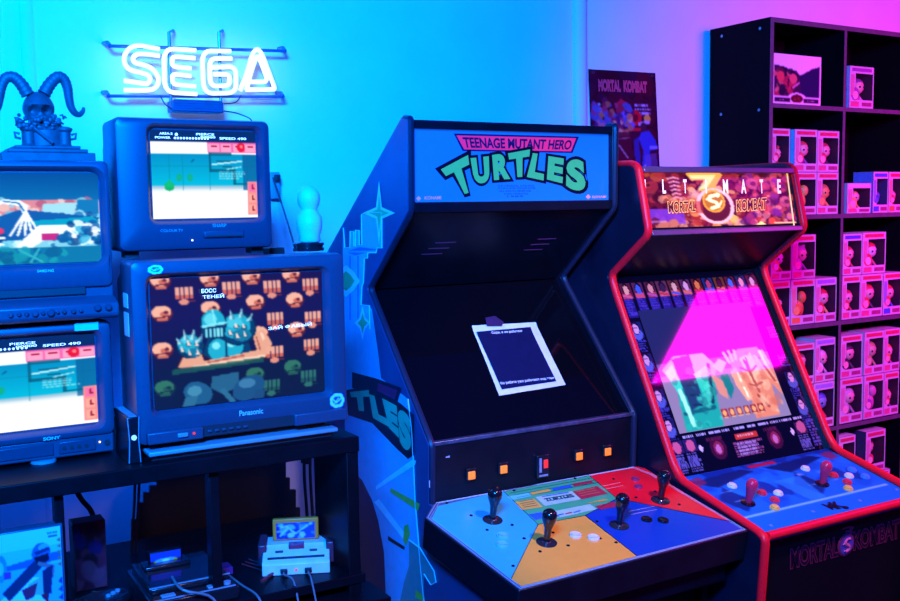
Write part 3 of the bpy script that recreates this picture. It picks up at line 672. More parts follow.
MB().lathe([(.0025,0),(.0025,.002)], (0,-.075,.012), (0,-1,0), 8).build('indicator_lamp', MATS['red_lamp'], fc)
fc.location = (.852, 2.205, SHZ); fc.rotation_euler = (0, 0, -.40)
im = Img(44, 26, '1c3fa0'); im.blobs(0,0,1,1,['7fb0e8','10206a','4f80d0','c8d8f0'], 30, .14); im.line([(.1,.8),(.3,.3),(.5,.7),(.8,.2)], .05, '9fc8f0')
cg = thing('cartridge', 'orange cartridge with a blue picture label plugged into the white console', 'cartridge')
MB().box(-.055, .055, -.010, .010, 0, .052).build('shell', mat('orange_shell', (.95,.20,.015), .4), cg, .003)
panel('label_print', im.blur(1), (-.046,-.0105,.042), (.046,-.0105,.042), (.046,-.0105,.004), (-.046,-.0105,.004), PRINT, cg)
cg.rotation_euler = (-.12, 0, -.40); cg.location = (.864, 2.238, SHZ+.0485)
pc = MB().box(.655, .700, 2.22, 2.26, SHZ, SHZ+.018).build('cartridge', mat('purple_shell', (.16,.03,.22), .4), None, .002); tag(pc, 'small purple cartridge lying flat in the dark between the two consoles', 'cartridge')
mb = MB()
for k in range(3):
    p = at(262+k*3.5, 581-k*2.5, Z=SHZ+.006); mb.tube([p, p+Vector((.012,.010,0))], .004, 8); mb.tube(smooth_path([p+Vector((.012,.010,0)), p+Vector((.03,.05,-.002)), p+Vector((.0,.14,-.003))]), .0016, 6)
tag(mb.build('audio_cable', mat('red_plug', (.35,.02,.03), .4)), 'thin leads with red plugs lying left of the white console', 'cable')
mb = MB().tube(smooth_path([at(172,577,Z=SHZ+.05), at(183,590,Z=SHZ+.05), Vector((.60,2.05,SHZ+.02)), Vector((.61,2.035,SHZ-.05)), Vector((.61,2.04,-1.1))]), .003, 6)
tag(mb.build('controller_cable', MATS['grey_lead']), 'grey lead running over the flat black console and down the bench front', 'cable')
mb = MB().tube(smooth_path([Vector((.68,2.3,SHZ+.004)), Vector((.69,2.15,SHZ+.003)), Vector((.70,2.045,SHZ+.001)), Vector((.702,2.034,SHZ-.06)), Vector((.702,2.04,-1.1))]), .0025, 6)
tag(mb.build('controller_cable', MATS['grey_lead']), 'thin pale lead dropping over the shelf edge beside the purple cartridge', 'cable')
for k, (xa, xb) in enumerate(((304, 306), (310, 311.5))):
    mb = MB().tube(smooth_path([at(xa,452,Y=2.5), at(xa+.5,480,Y=2.48), at(xb+1,515,Y=2.46), at(xb+1,534,Y=2.44), Vector((at(xb,540,Y=2.44).x, 2.42, SHZ+.004))]), .0045, 8)
    if k == 0: mb.box(at(302,455,Y=2.49).x, at(308,455,Y=2.49).x, 2.475, 2.50, at(305,463,Y=2.49).z, TABZ-.037)
    tag(mb.build('hanging_cable', RUB), ('thick black plug-ended cable hanging behind the white console' if k == 0 else 'plain black cable hanging just right of the plug-ended one'), 'cable')
mb = MB().tube(smooth_path([at(73,486,Y=2.45), at(82,500,Y=2.44), at(92,513,Y=2.42), at(100,540,Y=2.40)]), .006, 8); tag(mb.build('hanging_cable', RUB), 'black cable hanging behind the dark red game box', 'cable')
for k in (0, 1):
    mb = MB().tube([at(135+k*4.5,478,Y=2.5), at(134.5+k*4,500,Y=2.5), at(131+k*4,560,Y=2.5)], .0035, 8); tag(mb.build('hanging_cable', RUB), ('black cable hanging left of the stepped dark board, farther from it' if k == 0 else 'black cable hanging along the left steps of the dark board'), 'cable')
# stepped board at the back
SYB = 2.66; st = []
lefts = [(127,600),(127,546),(132,546),(132,520),(138,520),(138,503),(144,503),(144,493),(150,493),(150,486),(157,486),(157,478),(163,478),(163,468),(170,468),(170,455)]
rights = [(286,455),(286,478),(290,478),(290,490),(296,490),(296,508),(300,508),(300,600)]
outl = [at(x, y, Y=SYB) for x, y in lefts+rights]; outl[0].z = outl[-1].z = -EYE
stp = MB().slab(outl, (0,-1,0), .012).build('stepped_board', mat('board_dark', (.014,.008,.012), .6, noise=.4, nscale=8)); tag(stp, 'black stepped-edge board propped against the wall behind the bench', 'board')
# ================================================================== wide four-player cabinet
T0, T1 = 1.232, 1.932
tc = thing('arcade_cabinet', 'black four-player arcade cabinet with a bright blue marquee and a multicoloured control panel', 'arcade machine', (1.58, 2.5, -EYE), 'arcade machines')
CAB = mat('cabinet_black', (.004,.0045,.009), .34, spec=.3, noise=.3, nscale=14)
CABS = mat('cabinet_side_blue', (.028,.050,.135), .35, spec=.4, noise=.1, nscale=10)
TRIMK = mat('dark_moulding', (.012,.015,.035), .35, spec=.25)
prof = [(2.314,.228),(2.318,-.0083),(2.576,-.2262),(2.2295,-.6131),(2.2345,-.7695),(1.93,-.86),(1.95,-EYE),(2.90,-EYE),(2.90,-.168),(2.345,.232)]
for x0, x1, m in ((T0, T0+.02, CABS), (T1-.02, T1, CAB)):
    s = MB().prismx(prof, x0, x1).build('side_panel', m, tc, .002)
    e = [Vector(((x0+x1)/2, y, z)) for y, z in prof]
    MB().tube(corner_path([e[8], e[9], e[0], e[1], e[2], e[3], e[4]], .06, 3), .0095, 8).build('edge_moulding', TRIMK, tc)
IX0, IX1 = T0+.02, T1-.02
MB().prismx([(2.345,.228),(2.90,-.170),(2.90,-.19),(2.345,.208)], IX0, IX1).build('top_board', CAB, tc)
MB().box(IX0, IX1, 2.88, 2.90, -EYE, -.19).build('back_board', CAB, tc)
# marquee
pm = Vector((1.5, 2.334, .2)); nm = Vector((0,-1,0))
def mq(px, py): return onp(px, py, pm, nm)
q = [mq(412.8,128), mq(609.3,132.6), mq(609.8,200.6), mq(415.7,203.2)]
mar = MB().box(IX0, IX1, 2.334, 2.36, q[2].z-.004, q[0].z+.004).build('marquee', mat('marquee_blue', (.01,.10,.35), .10, emit=(.004,.13,.95), es=.80, noise=.03), tc)
MB().box(IX0, IX1, 2.320, 2.345, q[0].z-.002, .228).build('marquee_rail', CAB, tc, .003)
MB().box(IX0, IX1, 2.320, 2.345, -.014, q[2].z+.002).build('marquee_rail', CAB, tc, .003)
GRN = mat('turtle_green', (.04,.20,.06), .2, emit=(.03,.40,.27), es=.80, noise=.12, nscale=60)
BKL = mat('ink_black', (.004,.004,.012), .3)
INKN = mat('ink_navy', (.01,.01,.06), .3)
REDB = mat('banner_red', (.6,.02,.10), .2, emit=(.72,.02,.09), es=.8)
def mz(x, y): return mq(430+x/5, 125+y/5)
mb = MB(); mb.poly([mz(*p)+nm*.0004 for p in ((118,42),(745,58),(712,140),(162,130))], 0); mb.poly([mz(*p)+nm*.0008 for p in ((132,52),(730,66),(704,132),(170,122))], 1)
mb.build('banner', [INKN, REDB], mar, fix=False)
mb = MB(); text(mb, 'TEENAGE MUTANT HERO', mz(160,60), mz(712,76), mz(700,124), mz(172,114), .035, lift=.0012, n=nm); mb.build('banner_lettering', INKN, mar, fix=False)
letters = [('T', (52,222),(188,150),(212,332),(150,352)), ('U', (200,166),(292,156),(296,288),(222,296)), ('R', (308,150),(392,138),(400,270),(318,276)),
           ('T', (388,142),(498,122),(486,258),(408,262)), ('L', (512,140),(570,150),(566,278),(482,260)), ('E', (590,155),(668,168),(660,292),(582,272)), ('S', (682,172),(768,172),(778,336),(676,318))]
mb = MB(); mg = MB()
for ch, a, b, c, d in letters:
    k = [mz(*p) for p in (a, b, c, d)]; [text(mb, ch, *k, off=o_, ref=.06, lift=.0013+.0001*i_, n=nm) for i_, o_ in enumerate((.145, .10, .06))]; text(mg, ch, *k, off=.06, lift=.0022, n=nm)
mb.build('outline_lettering', BKL, mar, fix=False); mg.build('logo_lettering', GRN, mar, fix=False)
mb = MB()
rows = ((335,300,520,'THE ORIGINAL LICENSED'),(340,312,525,'FOUR PLAYER ARCADE GAME'),(345,326,505,'ALL RIGHTS RESERVED'),(370,340,490,'COIN OPERATED'),(385,353,465,'1989'))
for x0, y, x1, s in rows: text(mb, s, mz(x0,y), mz(x1,y-1), mz(x1,y+7), mz(x0,y+8), 0, lift=.001, n=nm)
mb.build('small_lettering', mat('ink_blue', (.01,.04,.25), .3), mar, fix=False)
mb = MB(); text(mb, 'KONAMI', mq(424.5,196.3), mq(441,196), mq(441,199.3), mq(424.5,199.6), .02, lift=.001, n=nm); text(mb, 'KONAMI', mq(592,195.5), mq(606,195.4), mq(606,198), mq(592,198.2), .02, lift=.001, n=nm)
mb.build('maker_lettering', mat('pink_ink', (.7,.25,.5), .3, emit=(.7,.2,.6), es=.4), mar, fix=False)
mb = MB()
for cx, cy in ((418.5,198.5),(588,196.8)): mb.poly([mq(cx-2.5,cy)+nm*.001, mq(cx,cy-2.5)+nm*.001, mq(cx+2.5,cy)+nm*.001, mq(cx,cy+2.5)+nm*.001])
mb.build('maker_emblem', MATS['pink_ink'], mar, fix=False)
# hood with speaker slots
h0, h1 = Vector((0,2.345,-.016)), Vector((0,2.596,-.232))
MB().prismx([(h0.y,h0.z),(h1.y,h1.z),(h1.y,h1.z+.02),(h0.y,h0.z+.02)], IX0, IX1).build('speaker_hood', CAB, tc)
hn = (h1-h0).cross(Vector((1,0,0))).normalized(); hn = hn if hn.z < 0 else -hn
PINKS = mat('slot_pink', (.35,.06,.16), .4)
for cx in (1.402, 1.752):
    mb = MB()
    for k in range(3):
        c = h0+(h1-h0)*(.38+.075*k)+hn*.0015+Vector((cx+.012*(1-k),0,0)); d = (h1-h0).normalized()*.0022
        mb.poly([c+Vector((-.034,0,0))-d, c+Vector((.034,0,0))-d, c+Vector((.034,0,0))+d, c+Vector((-.034,0,0))+d])
    mb.build('speaker_vent', PINKS, tc, fix=False)
# tube glass
g0, g1 = Vector((0,2.600,-.236)), Vector((0,2.256,-.622)); gd = (g1-g0).normalized(); gn = Vector((0,gd.z,-gd.y))
gn = gn if gn.y < 0 else -gn
MB().prismx([(g0.y,g0.z),(g1.y,g1.z),(g1.y-gn.y*.01,g1.z-gn.z*.01),(g0.y-gn.y*.01,g0.z-gn.z*.01)], IX0, IX1).build('monitor_glass', mat('dark_glass', (.002,.002,.004), .06, spec=.35, noise=0), tc)
# coin panel
cp = MB().prismx([(2.2295,-.6131),(2.2345,-.775),(2.27,-.775),(2.27,-.625)], IX0, IX1).build('coin_panel', CAB, tc, .002)
MB().prismx([(2.225,-.618),(2.225,-.606),(2.262,-.612),(2.262,-.622)], IX0-.01, IX1+.01).build('ledge_strip', mat('worn_strip', (.05,.05,.09), .3, noise=.4, nscale=60), tc, .003)
ORB = mat('lit_orange', (.8,.25,.02), .3, emit=(1,.17,.012), es=.75, noise=.2, nscale=200)
for px, py in ((470,474),(502,468),(577.5,455),(606,450.5)):
    c = at(px, py, Y=2.2305); b = MB().box(c.x-.015, c.x+.015, 2.2225, 2.233, c.z-.014, c.z+.017).build('button_bezel', BLKS, tc, .002)
    MB().box(c.x-.011, c.x+.011, 2.219, 2.224, c.z-.013, c.z+.009).build('lit_button', ORB, b, .002)
c = at(541.5, 465, Y=2.230); b = MB().box(c.x-.021, c.x+.021, 2.221, 2.233, c.z-.034, c.z+.030).build('coin_slot', BLKS, tc, .002)
MB().box(c.x+.001, c.x+.015, 2.218, 2.223, c.z-.008, c.z+.016).build('lit_reject', mat('lit_red', (.7,.02,.02), .3, emit=(1,.03,.015), es=.8), b, .002)
MB().box(c.x-.014, c.x-.006, 2.2195, 2.222, c.z-.018, c.z+.022).build('slot_label', mat('slot_label', (.25,.25,.32), .4), b)
MB().box(c.x-.015, c.x+.015, 2.2195, 2.222, c.z-.030, c.z-.025).build('slot_plate', MATS['slot_label'], b)
mb = MB()
for px, py, w, h in ((447,457,.008,.003),(449,456.5,.004,.005),(429.5,484,.003,.02)): 
    c = at(px, py, Y=2.2298); mb.poly([(c.x-w/2,2.2293,c.z-h/2),(c.x+w/2,2.2293,c.z-h/2),(c.x+w/2,2.2293,c.z+h/2),(c.x-w/2,2.2293,c.z+h/2)])
mb.build('scratch', mat('bare_wood', (.4,.4,.42), .6), tc, fix=False)
# control panel
P0 = Vector((1.58, 2.2345, -.7695)); PN = Vector((0, -.188, 1)).normalized()
def pc(px, py, l=0.0): return onp(px, py, P0, PN)+PN*l
out = [pc(433,503), pc(644,464.6), None, pc(748.5,530.3), pc(519,590.8), pc(424.3,518)]
out[2] = Vector((min(1.952, out[3].x), out[5].y, out[5].z)); out[3].x = min(out[3].x, 1.953); out[1].x = min(out[1].x, 1.925); out[2].x = out[3].x
pan = MB().slab(out, PN, .085).build('control_panel', CAB, tc, .004)
cen = sum(out, Vector())/6
def inset(k): return [p+(cen-p).normalized()*k+PN*.0005 for p in out]
INKC = mat('panel_border', (.07,.09,.15), .3)
MB().poly([p for p in inset(.004)]).build('border_print', INKC, pan, fix=False)
mb = MB()
for k, r in ((.009, .0011), (.016, .0009)): mb.tube([p+PN*.0006 for p in inset(k)], r, 5, closed=True)
mb.build('border_line', mat('pale_line', (.35,.45,.5), .35), pan)
zones = [('cyan_zone', (.035,.42,.66), [(438,506.5),(503,491.3),(538,525),(511,579.5),(431.5,519.5)]), ('orange_zone', (.85,.36,.045), [(538,525),(585,516),(637,556.5),(521.5,586.8),(511,579.5)]),
         ('blue_zone', (.004,.05,.33), [(585,516),(617,499),(731,522),(742.5,529.6),(637,556.5)]), ('red_zone', (.95,.008,.02), [(588,475),(637,466.8),(645,468.6),(731,522),(617,499)]), ('green_zone', (.05,.42,.16), [(503,491.3),(588,475),(617,499),(585,516),(538,525)])]
for nm_, col, pts in zones: MB().poly([pc(x, y, .0012) for x, y in pts]).build(nm_, mat('panel_'+nm_, col, .28, noise=.03), pan, fix=False)
mb = MB()
for a, b in (((503,491.3),(538,525)),((538,525),(511,579.5)),((538,525),(585,516)),((585,516),(637,556.5)),((617,499),(731,522)),((588,475),(617,499)),((617,499),(585,516)),((503,491.3),(588,475))): mb.tube([pc(*a, .0014), pc(*b, .0014)], .0011, 5)
mb.build('zone_line', BKL, pan)
cols = {'y': (.75,.42,.06), 'p': (.35,.60,.45), 'b': (.02,.12,.55), 'r': (.42,.02,.05), 'c': (.12,.60,.62), 'k': (.01,.05,.06)}
keys = list(cols); info = MB()
def iz(x, y, l=.0020): return pc(490+x/6, 460+y/6, l)
for key, *pts in (('y',(145,255),(265,236),(315,285),(192,305)), ('p',(270,226),(490,190),(545,240),(330,280)), ('y',(240,200),(350,177),(366,190),(255,215)), ('b',(370,175),(480,152),(497,166),(385,190)),
      ('r',(490,146),(608,126),(622,140),(506,162)), ('r',(497,192),(643,160),(706,205),(548,240)), ('b',(230,330),(310,316),(330,350),(272,364)), ('p',(380,312),(600,268),(642,300),(420,346)),
      ('r',(630,280),(745,254),(768,282),(662,302)), ('c',(100,225),(230,200),(250,220),(130,245))):
    info.poly([iz(*p) for p in pts], keys.index(key))
def iline(x0, y0, x1, y1, key, t=2.2): info.poly([iz(x0,y0,.0026), iz(x1,y1,.0026), iz(x1+t*.6,y1+t,.0026), iz(x0+t*.6,y0+t,.0026)], keys.index(key))
for k in range(4): iline(95+k*22, 190+k*13, 590+k*22, 98+k*13, 'k', 1.6)
for k in range(4): iline(170+k*10, 255+k*11, 255+k*10, 240+k*11, 'k', 2.2)
for k in range(3): iline(310+k*14, 222+k*14, 470+k*12, 196+k*13, 'k' if k else 'b', 5 if k == 0 else 3)
for k in range(3): iline(520+k*12, 195+k*12, 630+k*14, 172+k*12, 'y', 1.6)
for k in range(3): iline(585+k*14, 262-k*2, 690+k*8, 238+k*3, 'y', 3)
for k in range(3): iline(400+k*50, 335-k*9, 440+k*50, 324-k*9, 'r' if k == 1 else 'b', 6)
info.build('instruction_print', [mat('info_'+k, c, .3) for k, c in cols.items()], pan, fix=False)
mb = MB(); text(mb, 'TURTLES', iz(320,238), iz(490,208), iz(510,226), iz(338,256), .04, lift=.001, n=PN); mb.build('instruction_lettering', MATS['info_k'], pan, fix=False)
mb = MB()
for x, y, w in ((545,517,30),(628,512,26),(600,487,20)):
    for k in range(2): a = pc(x+k*3, y+k*3, .0018); b = pc(x+w+k*3, y-w*.2+k*3, .0018); mb.poly([a, b, b+Vector((0,-.002,0)), a+Vector((0,-.002,0))])
mb.build('player_lettering', mat('pale_ink', (.8,.7,.6), .4), pan, fix=False)
STK = mat('stick_black', (.006,.006,.008), .18, coat=.4)
CHR = mat('dust_washer', (.05,.05,.06), .15, metal=.6)
for px, py in ((492.5,520.5),(546.5,543),(619,526),(660.5,501)):
    c = pc(px, py, .001)
    ds = MB().lathe([(.026,0),(.026,.002),(.012,.004),(.010,.006),(.004,.007)], c, PN, 24).build('joystick_washer', CHR, pan)
    MB().lathe([(.0085,.004),(.0085,.022),(.0100,.040),(.0150,.054),(.0182,.064),(.0186,.074),(.0165,.082),(.010,.0875),(.002,.089)], c, PN, 24).build('joystick_handle', STK, pan, smooth=60)
def pbutton(px, py, r, col, parent, P, N, name='push_button', conc=True, ring=None):
    c = onp(px, py, P, N)+N*.001
    MB().lathe([(r,0),(r,.003),(r*.93,.005),(r*.80,.005),(r*.78,.0035),(r*.74,.0035),(r*.72,.0065),(r*.5,.0060),(.001,.0055)], c, N, 22).build(name, col, parent)
BC = mat('button_cyan', (.10,.50,.75), .3); BW = mat('button_white', (.75,.70,.66), .3); BB = mat('button_black', (.008,.008,.012), .2); BP = mat('button_wine', (.30,.03,.10), .3)
for px, py, m in ((502.5,536.5,BC),(502,545.5,BC),(575.5,536,BW),(593.5,538.5,BW),(646.5,520.3,BB),(663,521.3,BB),(635.5,480,BP),(638.5,487.5,BP)): pbutton(px, py, .0152 if m is not BP else .012, m, pan, P0, PN)
for px, py in ((471,516),(487,530.5),(512,525.5),(524,539),(513,566.5),(553,533),(540,552),(568,546),(613.5,479.5),(679,505),(600,539),(616,543),(597,522),(514,491),(575,479),(447,503.5),(636,498),(655,492)):
    MB().lathe([(.0048,0),(.0040,.0018),(.0015,.0025)], pc(px, py, .001), PN, 10).build('bolt', STK, pan)
# lower body
MB().box(IX0, IX1, 1.96, 1.985, -EYE, -.86).build('front_board', CAB, tc)
MB().box(T0+.01, T1-.01, 1.86, 2.0, -1.00, -.93).build('panel_box', CAB, tc, .006)
# side artwork: sky of blocks, sparkle stars, banner, lettering, a sword
XA = T0-.0012
def sa(px, py, l=0.0): return at(px, py, X=XA-l)
ART = mat('art_sky', (.12,.40,.62), .35); ARTD = mat('art_blue', (.02,.14,.50), .35); ARTL = mat('art_pale', (.45,.75,.80), .35); ARTG = mat('art_green', (.08,.42,.14), .35); ARTY = mat('art_yellow', (.55,.42,.05), .35)
def zs(x, y): return (320+x/4.29, 180+y/4.29)
mb = MB(); edge = [(100,205),(107,290),(128,290),(130,220),(145,222),(146,285),(152,285),(152,215),(168,217),(168,278),(180,278),(178,148),(200,138),(265,140),(265,292),(245,292),(240,312),(205,312),(203,335),(190,335),(186,440),(180,455),(176,535),(212,540),(214,640)]
px_edge = [zs(*p) for p in edge]
tail = [(384,380),(408,399),(412,430),(415,500),(420,560),(424,601),(424,640),(345,640),(345,440),(338,250)]
mb.poly([sa(*p) for p in px_edge[:-1]+[(372,310),(378,352),(381,378)]+tail[1:-1]+[zs(98,300)]], 0)
mb.build('sky_print', [ART], tc, fix=False)
mb = MB(); mb.tube([sa(*p, .0002) for p in px_edge], .0018, 5); mb.tube([sa(x, y, .0002) for x, y in tail[1:7]], .0018, 5); mb.build('sky_outline', ARTL, tc)
mb = MB(); mb.poly([sa(*zs(*p), .0006) for p in ((170,288),(240,296),(240,302),(120,304))]); mb.poly([sa(*zs(*p), .0006) for p in ((118,310),(200,312),(150,324))]); 
for x in (126, 160): mb.poly([sa(*zs(x,325), .0006), sa(*zs(x+6,325), .0006), sa(*zs(x+6,600), .0006), sa(*zs(x,600), .0006)])
mb.build('block_print', ARTD, tc, fix=False)
def star(cx, cy, w, h, k=.16):
    mo = MB(); mi = MB(); mc = MB()
    for mbx, s, l in ((mo, 1.0, .001), (mi, .62, .0015)):
        pts = []
        for i in range(8):
            a = math.pi*i/4; r = 1 if i % 2 == 0 else k*1.6; pts.append((cx+math.sin(a)*w*r*s, cy-math.cos(a)*h*r*s))
        mbx.poly([sa(x, y, l) for x, y in pts])
    mo.build('star_print', ARTL, tc, fix=False); mi.build('star_centre', ARTG if w > 5 else ARTY, tc, fix=False)
star(379,213,16,32); star(362.5,323,8,17,.3); star(346,281,14,16,.5)
mb = MB(); mb.poly([sa(*p, .001) for p in ((352,372),(378,379),(401.5,388),(397,404),(376,393),(352,388))], 0); mb.poly([sa(*p, .0015) for p in ((378,383),(397.5,390),(394.5,399.5),(377,391))], 1); mb.build('banner_print', [BKL, mat('art_red', (.75,.01,.06), .4)], tc, fix=False)
mb = MB(); mb2 = MB()
mb2.poly([sa(*p, .0012) for p in ((346,390),(370,386),(384,394),(400,403),(414,415),(414,455),(408,459),(397,449),(372,423),(348,415))])
mb2.build('logo_shadow', BKL, tc, fix=False)
for ch, q4 in (('T', ((350,392),(369,390),(369,412),(354,410))), ('L', ((369,394),(381,398),(389,427),(373,418))), ('E', ((382,398),(397,406),(399,438),(389,428))), ('S', ((397,406),(411,417),(411,453),(400,446)))):
    text(mb, ch, *[sa(*p, .002) for p in q4], off=.08)
mb.build('logo_lettering', mat('art_turtle_green', (.08,.42,.22), .4), tc, fix=False)
for nm_, m, l, pts in (('sword_print', ARTL, .0012, ((374,502),(379,499),(406,535),(404,540))), ('pale_ray_print', ARTL, .0012, ((376,486),(413,459),(416,461),(415,465),(376,490))), ('yellow_stick_print', ARTY, .0012, ((391,488),(420,504),(418,511),(390,492))),
        ('sword_guard_print', ARTY, .0014, ((404,526),(408,524),(410,534),(406,546),(403,541))), ('dark_stick_print', BKL, .0012, ((388,536),(405,547),(404,550),(388,540))), ('yellow_tip_print', ARTY, .0012, ((416,590),(424,596),(424,601),(415,598)))):
    MB().poly([sa(*p, l) for p in pts]).build(nm_, m, tc, fix=False)
mb = MB(); mb.poly([sa(*p, .0004) for p in ((352,470),(362,480),(372,500),(378,520),(384,552),(386,601),(386,640),(345,640),(345,470))]); mb.build('dark_patch', mat('patch_navy', (.004,.010,.05), .4), tc, fix=False)  # flat near-black curved patch over the lower left of the side
mb = MB(); mb.poly([sa(*p, .0010) for p in ((409,540),(420,548),(434,571),(436,582),(431,585),(424,572),(424,601),(400,601),(404,582),(409,566))], 0); mb.tube([sa(*p, .0012) for p in ((409,540),(420,548),(434,571),(436,582),(431,585),(424,574))], .0018, 5, mi=1); mb.build('arm_print', [mat('art_grey_green', (.08,.22,.22), .4), ARTL], tc, fix=False)

# paper notice on the tube glass
pn = thing('paper_notice', 'white-bordered navy paper notice taped to the dark screen of the four-player cabinet', 'notice', tuple(onp(513,355,g0+Vector((1.5,0,0)),gn)))
gp = g0+gn*.004
def gq(px, py, l=0.0): return onp(px, py, gp, gn)+gn*l
def sheet(name, a, b, c, d, l, m, curl=.006):
    mb = MB(); N = 12; A, B, C_, D = (gq(*p) for p in (a, b, c, d)); vs = []; fs = []
    for j in range(N+1):
        for i in range(N+1):
            u, v = i/N, j/N; p = A*(1-u)*(1-v)+B*u*(1-v)+C_*u*v+D*(1-u)*v
            vs.append(p+gn*(l+curl*(max(0, .07-v)/.07)**2*.5+curl*.12*math.sin(u*5+v*3)**2))
    for j in range(N):
        for i in range(N): k = j*(N+1)+i; fs.append((k, k+1, k+N+2, k+N+1))
    return mb.add(vs, fs).build(name, m, pn, fix=False)
sheet('sheet', (471.3,326.2),(535.4,322.9),(565.7,385),(499.3,395.7), .0, mat('paper_white', (.66,.72,.74), .7))
sheet('printed_field', (476.1,332.6),(529.9,327.8),(556.1,381.4),(501.7,389.7), .0012, mat('paper_navy', (.006,.008,.042), .8, spec=.05))
PIW = mat('paper_ink_white', (.75,.8,.85), .6)
mb = MB(); text(mb, 'Сори, я не работаю', gq(490.6,332.4,.0045), gq(521,330.4,.0045), gq(522,333.2,.0045), gq(491.6,335.4,.0045), .03, space=1.1); mb.build('upper_lettering', PIW, pn, fix=False)
mb = MB(); text(mb, 'Но ребята уже работают над этим', gq(499.4,382.8,.0045), gq(552.6,377.2,.0045), gq(554.0,380.2,.0045), gq(500.6,386.0,.0045), .03, space=1.1); mb.build('lower_lettering', PIW, pn, fix=False)
mb = MB(); mb.slab([gq(*p, .007) for p in ((484.5,319),(494,317.2),(503,323.6),(501,327),(486,327.4))], gn, .0006); mb.build('tape', mat('tape', (.05,.02,.07), .15), pn)

# ================================================================== red-edged fighting cabinet
M0, M1 = 1.957, 2.637
mc = thing('arcade_cabinet', 'black two-player arcade cabinet edged in red moulding with an orange glowing marquee', 'arcade machine', (2.3, 2.4, -EYE), 'arcade machines')
prof = [(2.2705,.1180),(2.2188,-.0856),(2.3946,-.2164),(2.0917,-.7817),(1.7694,-.8618),(1.783,-1.035),(1.80,-EYE),(2.86,-EYE),(2.86,-.05),(2.72,.1180)]
MSIDE = mat('cabinet_side_gloss', (.004,.008,.022), .30, coat=.1, noise=.5, nscale=5)
for x0, x1 in ((M0, M0+.022), (M1-.022, M1)):
    MB().prismx(prof, x0, x1).build('side_panel', MSIDE if x0 == M0 else CAB, mc, .002)
    e = [Vector(((x0+x1)/2, y, z)) for y, z in prof]
    MB().tube(corner_path([e[8], e[9], e[0], e[1], e[2], e[3], e[4], e[5], e[6]], .10, 5), .0125, 10).build('red_moulding', REDM, mc, smooth=60)
JX0, JX1 = M0+.022, M1-.022
MB().prismx([(2.30,.106),(2.715,.106),(2.86,-.058),(2.86,-.07),(2.71,.09),(2.30,.09)], JX0, JX1).build('top_board', CAB, mc)
MB().box(JX0, JX1, 2.84, 2.86, -EYE, -.07).build('back_board', CAB, mc)
mdir = Vector((0, 2.2188-2.2705, -.0856-.1250)).normalized(); mn = Vector((0, mdir.z, -mdir.y)); mn = mn if mn.y < 0 else -mn
pmk = Vector((2.2, 2.2705+.014, .1250))
def mk(px, py, l=0.0): return onp(px, py, pmk, mn)+mn*l
im = Img(200, 84, '5a0f24')
im.blobs(0,0,1,1,['6a1228','2a0410','a02834','581034','b04428','1c0312'], 320, .075, .75)
im.blobs(.10,.45,.36,1,['c04838','f08a60','601020','e09080'], 60, .05, .6); im.blobs(.30,.3,.62,1,['f08a40','ffb860','d05a28','f0a0a0','a02018'], 70, .07, .6)
for k in range(6): im.line([(.17+.004*k,.12+.07*k),(.205,.10+.07*k),(.235,.12+.07*k)], .016, 'f0a0c8', .7)
for k in range(5): im.line([(.32+.005*k,.55+.07*k),(.40,.60+.07*k)], .018, 'f4b0a8', .6)
im.blobs(.62,.05,.98,.95,['a02868','6a1e90','d04860','401050','c83848','f08098'], 130, .055, .65)
for cx, cy, r in ((.72,.22,.10),(.94,.55,.10),(.80,.55,.08)): im.ell(cx, cy, r*.42, r, 'c04878', .8); im.ell(cx+.01, cy, r*.2, r*.4, '48103a', .8)
im.rect(0,.66,.24,.92,'7838d8',.8); im.blobs(.0,.86,.3,1,['c06858','501030'], 10, .06)
im.poly([(0.288,.04),(0.308,.0),(0.508,.0),(0.528,.06),(0.468,.28),(0.548,.40),(0.568,.62),(0.548,.62),(0.498,.40),(0.348,.34),(0.428,.14),(0.318,.16)], 'ffb048', .9)
im.poly([(0.308,.05),(0.488,.05),(0.408,.30),(0.348,.32),(0.408,.13),(0.318,.12)], 'fff0b0', .7)
im.ring(0.448,.62,.125,.32,.80,'f4b8c8'); im.ell(0.448,.62,.10,.27,'50141c'); im.ell(0.443,.53,.075,.205,'f0a018'); im.ell(0.443,.53,.062,.17,'b86808')
im.line([(0.468,.42),(0.423,.44),(0.416,.51),(0.458,.555),(0.468,.62),(0.423,.655)], .030, 'fff2c0'); im.line([(0.423,.45),(0.396,.50)], .018, 'fff2c0'); im.line([(0.478,.6),(0.496,.53)], .015, 'fff2c0'); im.ell(0.473,.42,.018,.04,'fff6d0')
im.rect(.16,.53,.365,.74,'b02818',.6); im.rect(.60,.51,.80,.72,'b02818',.6)
im.poly([(.70,.97),(.74,.90),(.78,.97)], 'ffe890'); im.ell(.82,.90,.025,.06,'e04030'); im.rect(.83,.925,.99,.945,'ffc8a0'); im.rect(0,.86,.12,.9,'d090c0',.5)
mqq = [mk(641.8,172), mk(788,171.6), mk(795.2,226), mk(648.2,228.8)]
mqq[0].x = mqq[3].x = JX0+.001; mqq[1].x = mqq[2].x = JX1-.001
mmar = panel('marquee', im.blur(1), *mqq, LITM, mc, 0, .01)
for px, py, ch in ((643.5,0,'U'),(663.5,0,'L'),(684.5,0,'T'),(705.5,0,'I'),(725,0,'M'),(743,0,'A'),(761,0,'T'),(778.5,0,'E')):
    w = 3.4 if ch in 'LTEU' else (1.0 if ch == 'I' else 5); mb = MB()
    text(mb, ch, mk(px-w/2,179.5,.001), mk(px+w/2,179.5,.001), mk(px+w/2+.7,193.5,.001), mk(px-w/2+.7,193.5,.001), .03)
    mb.build('title_letter', mat('lit_cream', (.8,.7,.6), .4, emit=(1,.72,.55), es=1.0), mmar, fix=False)
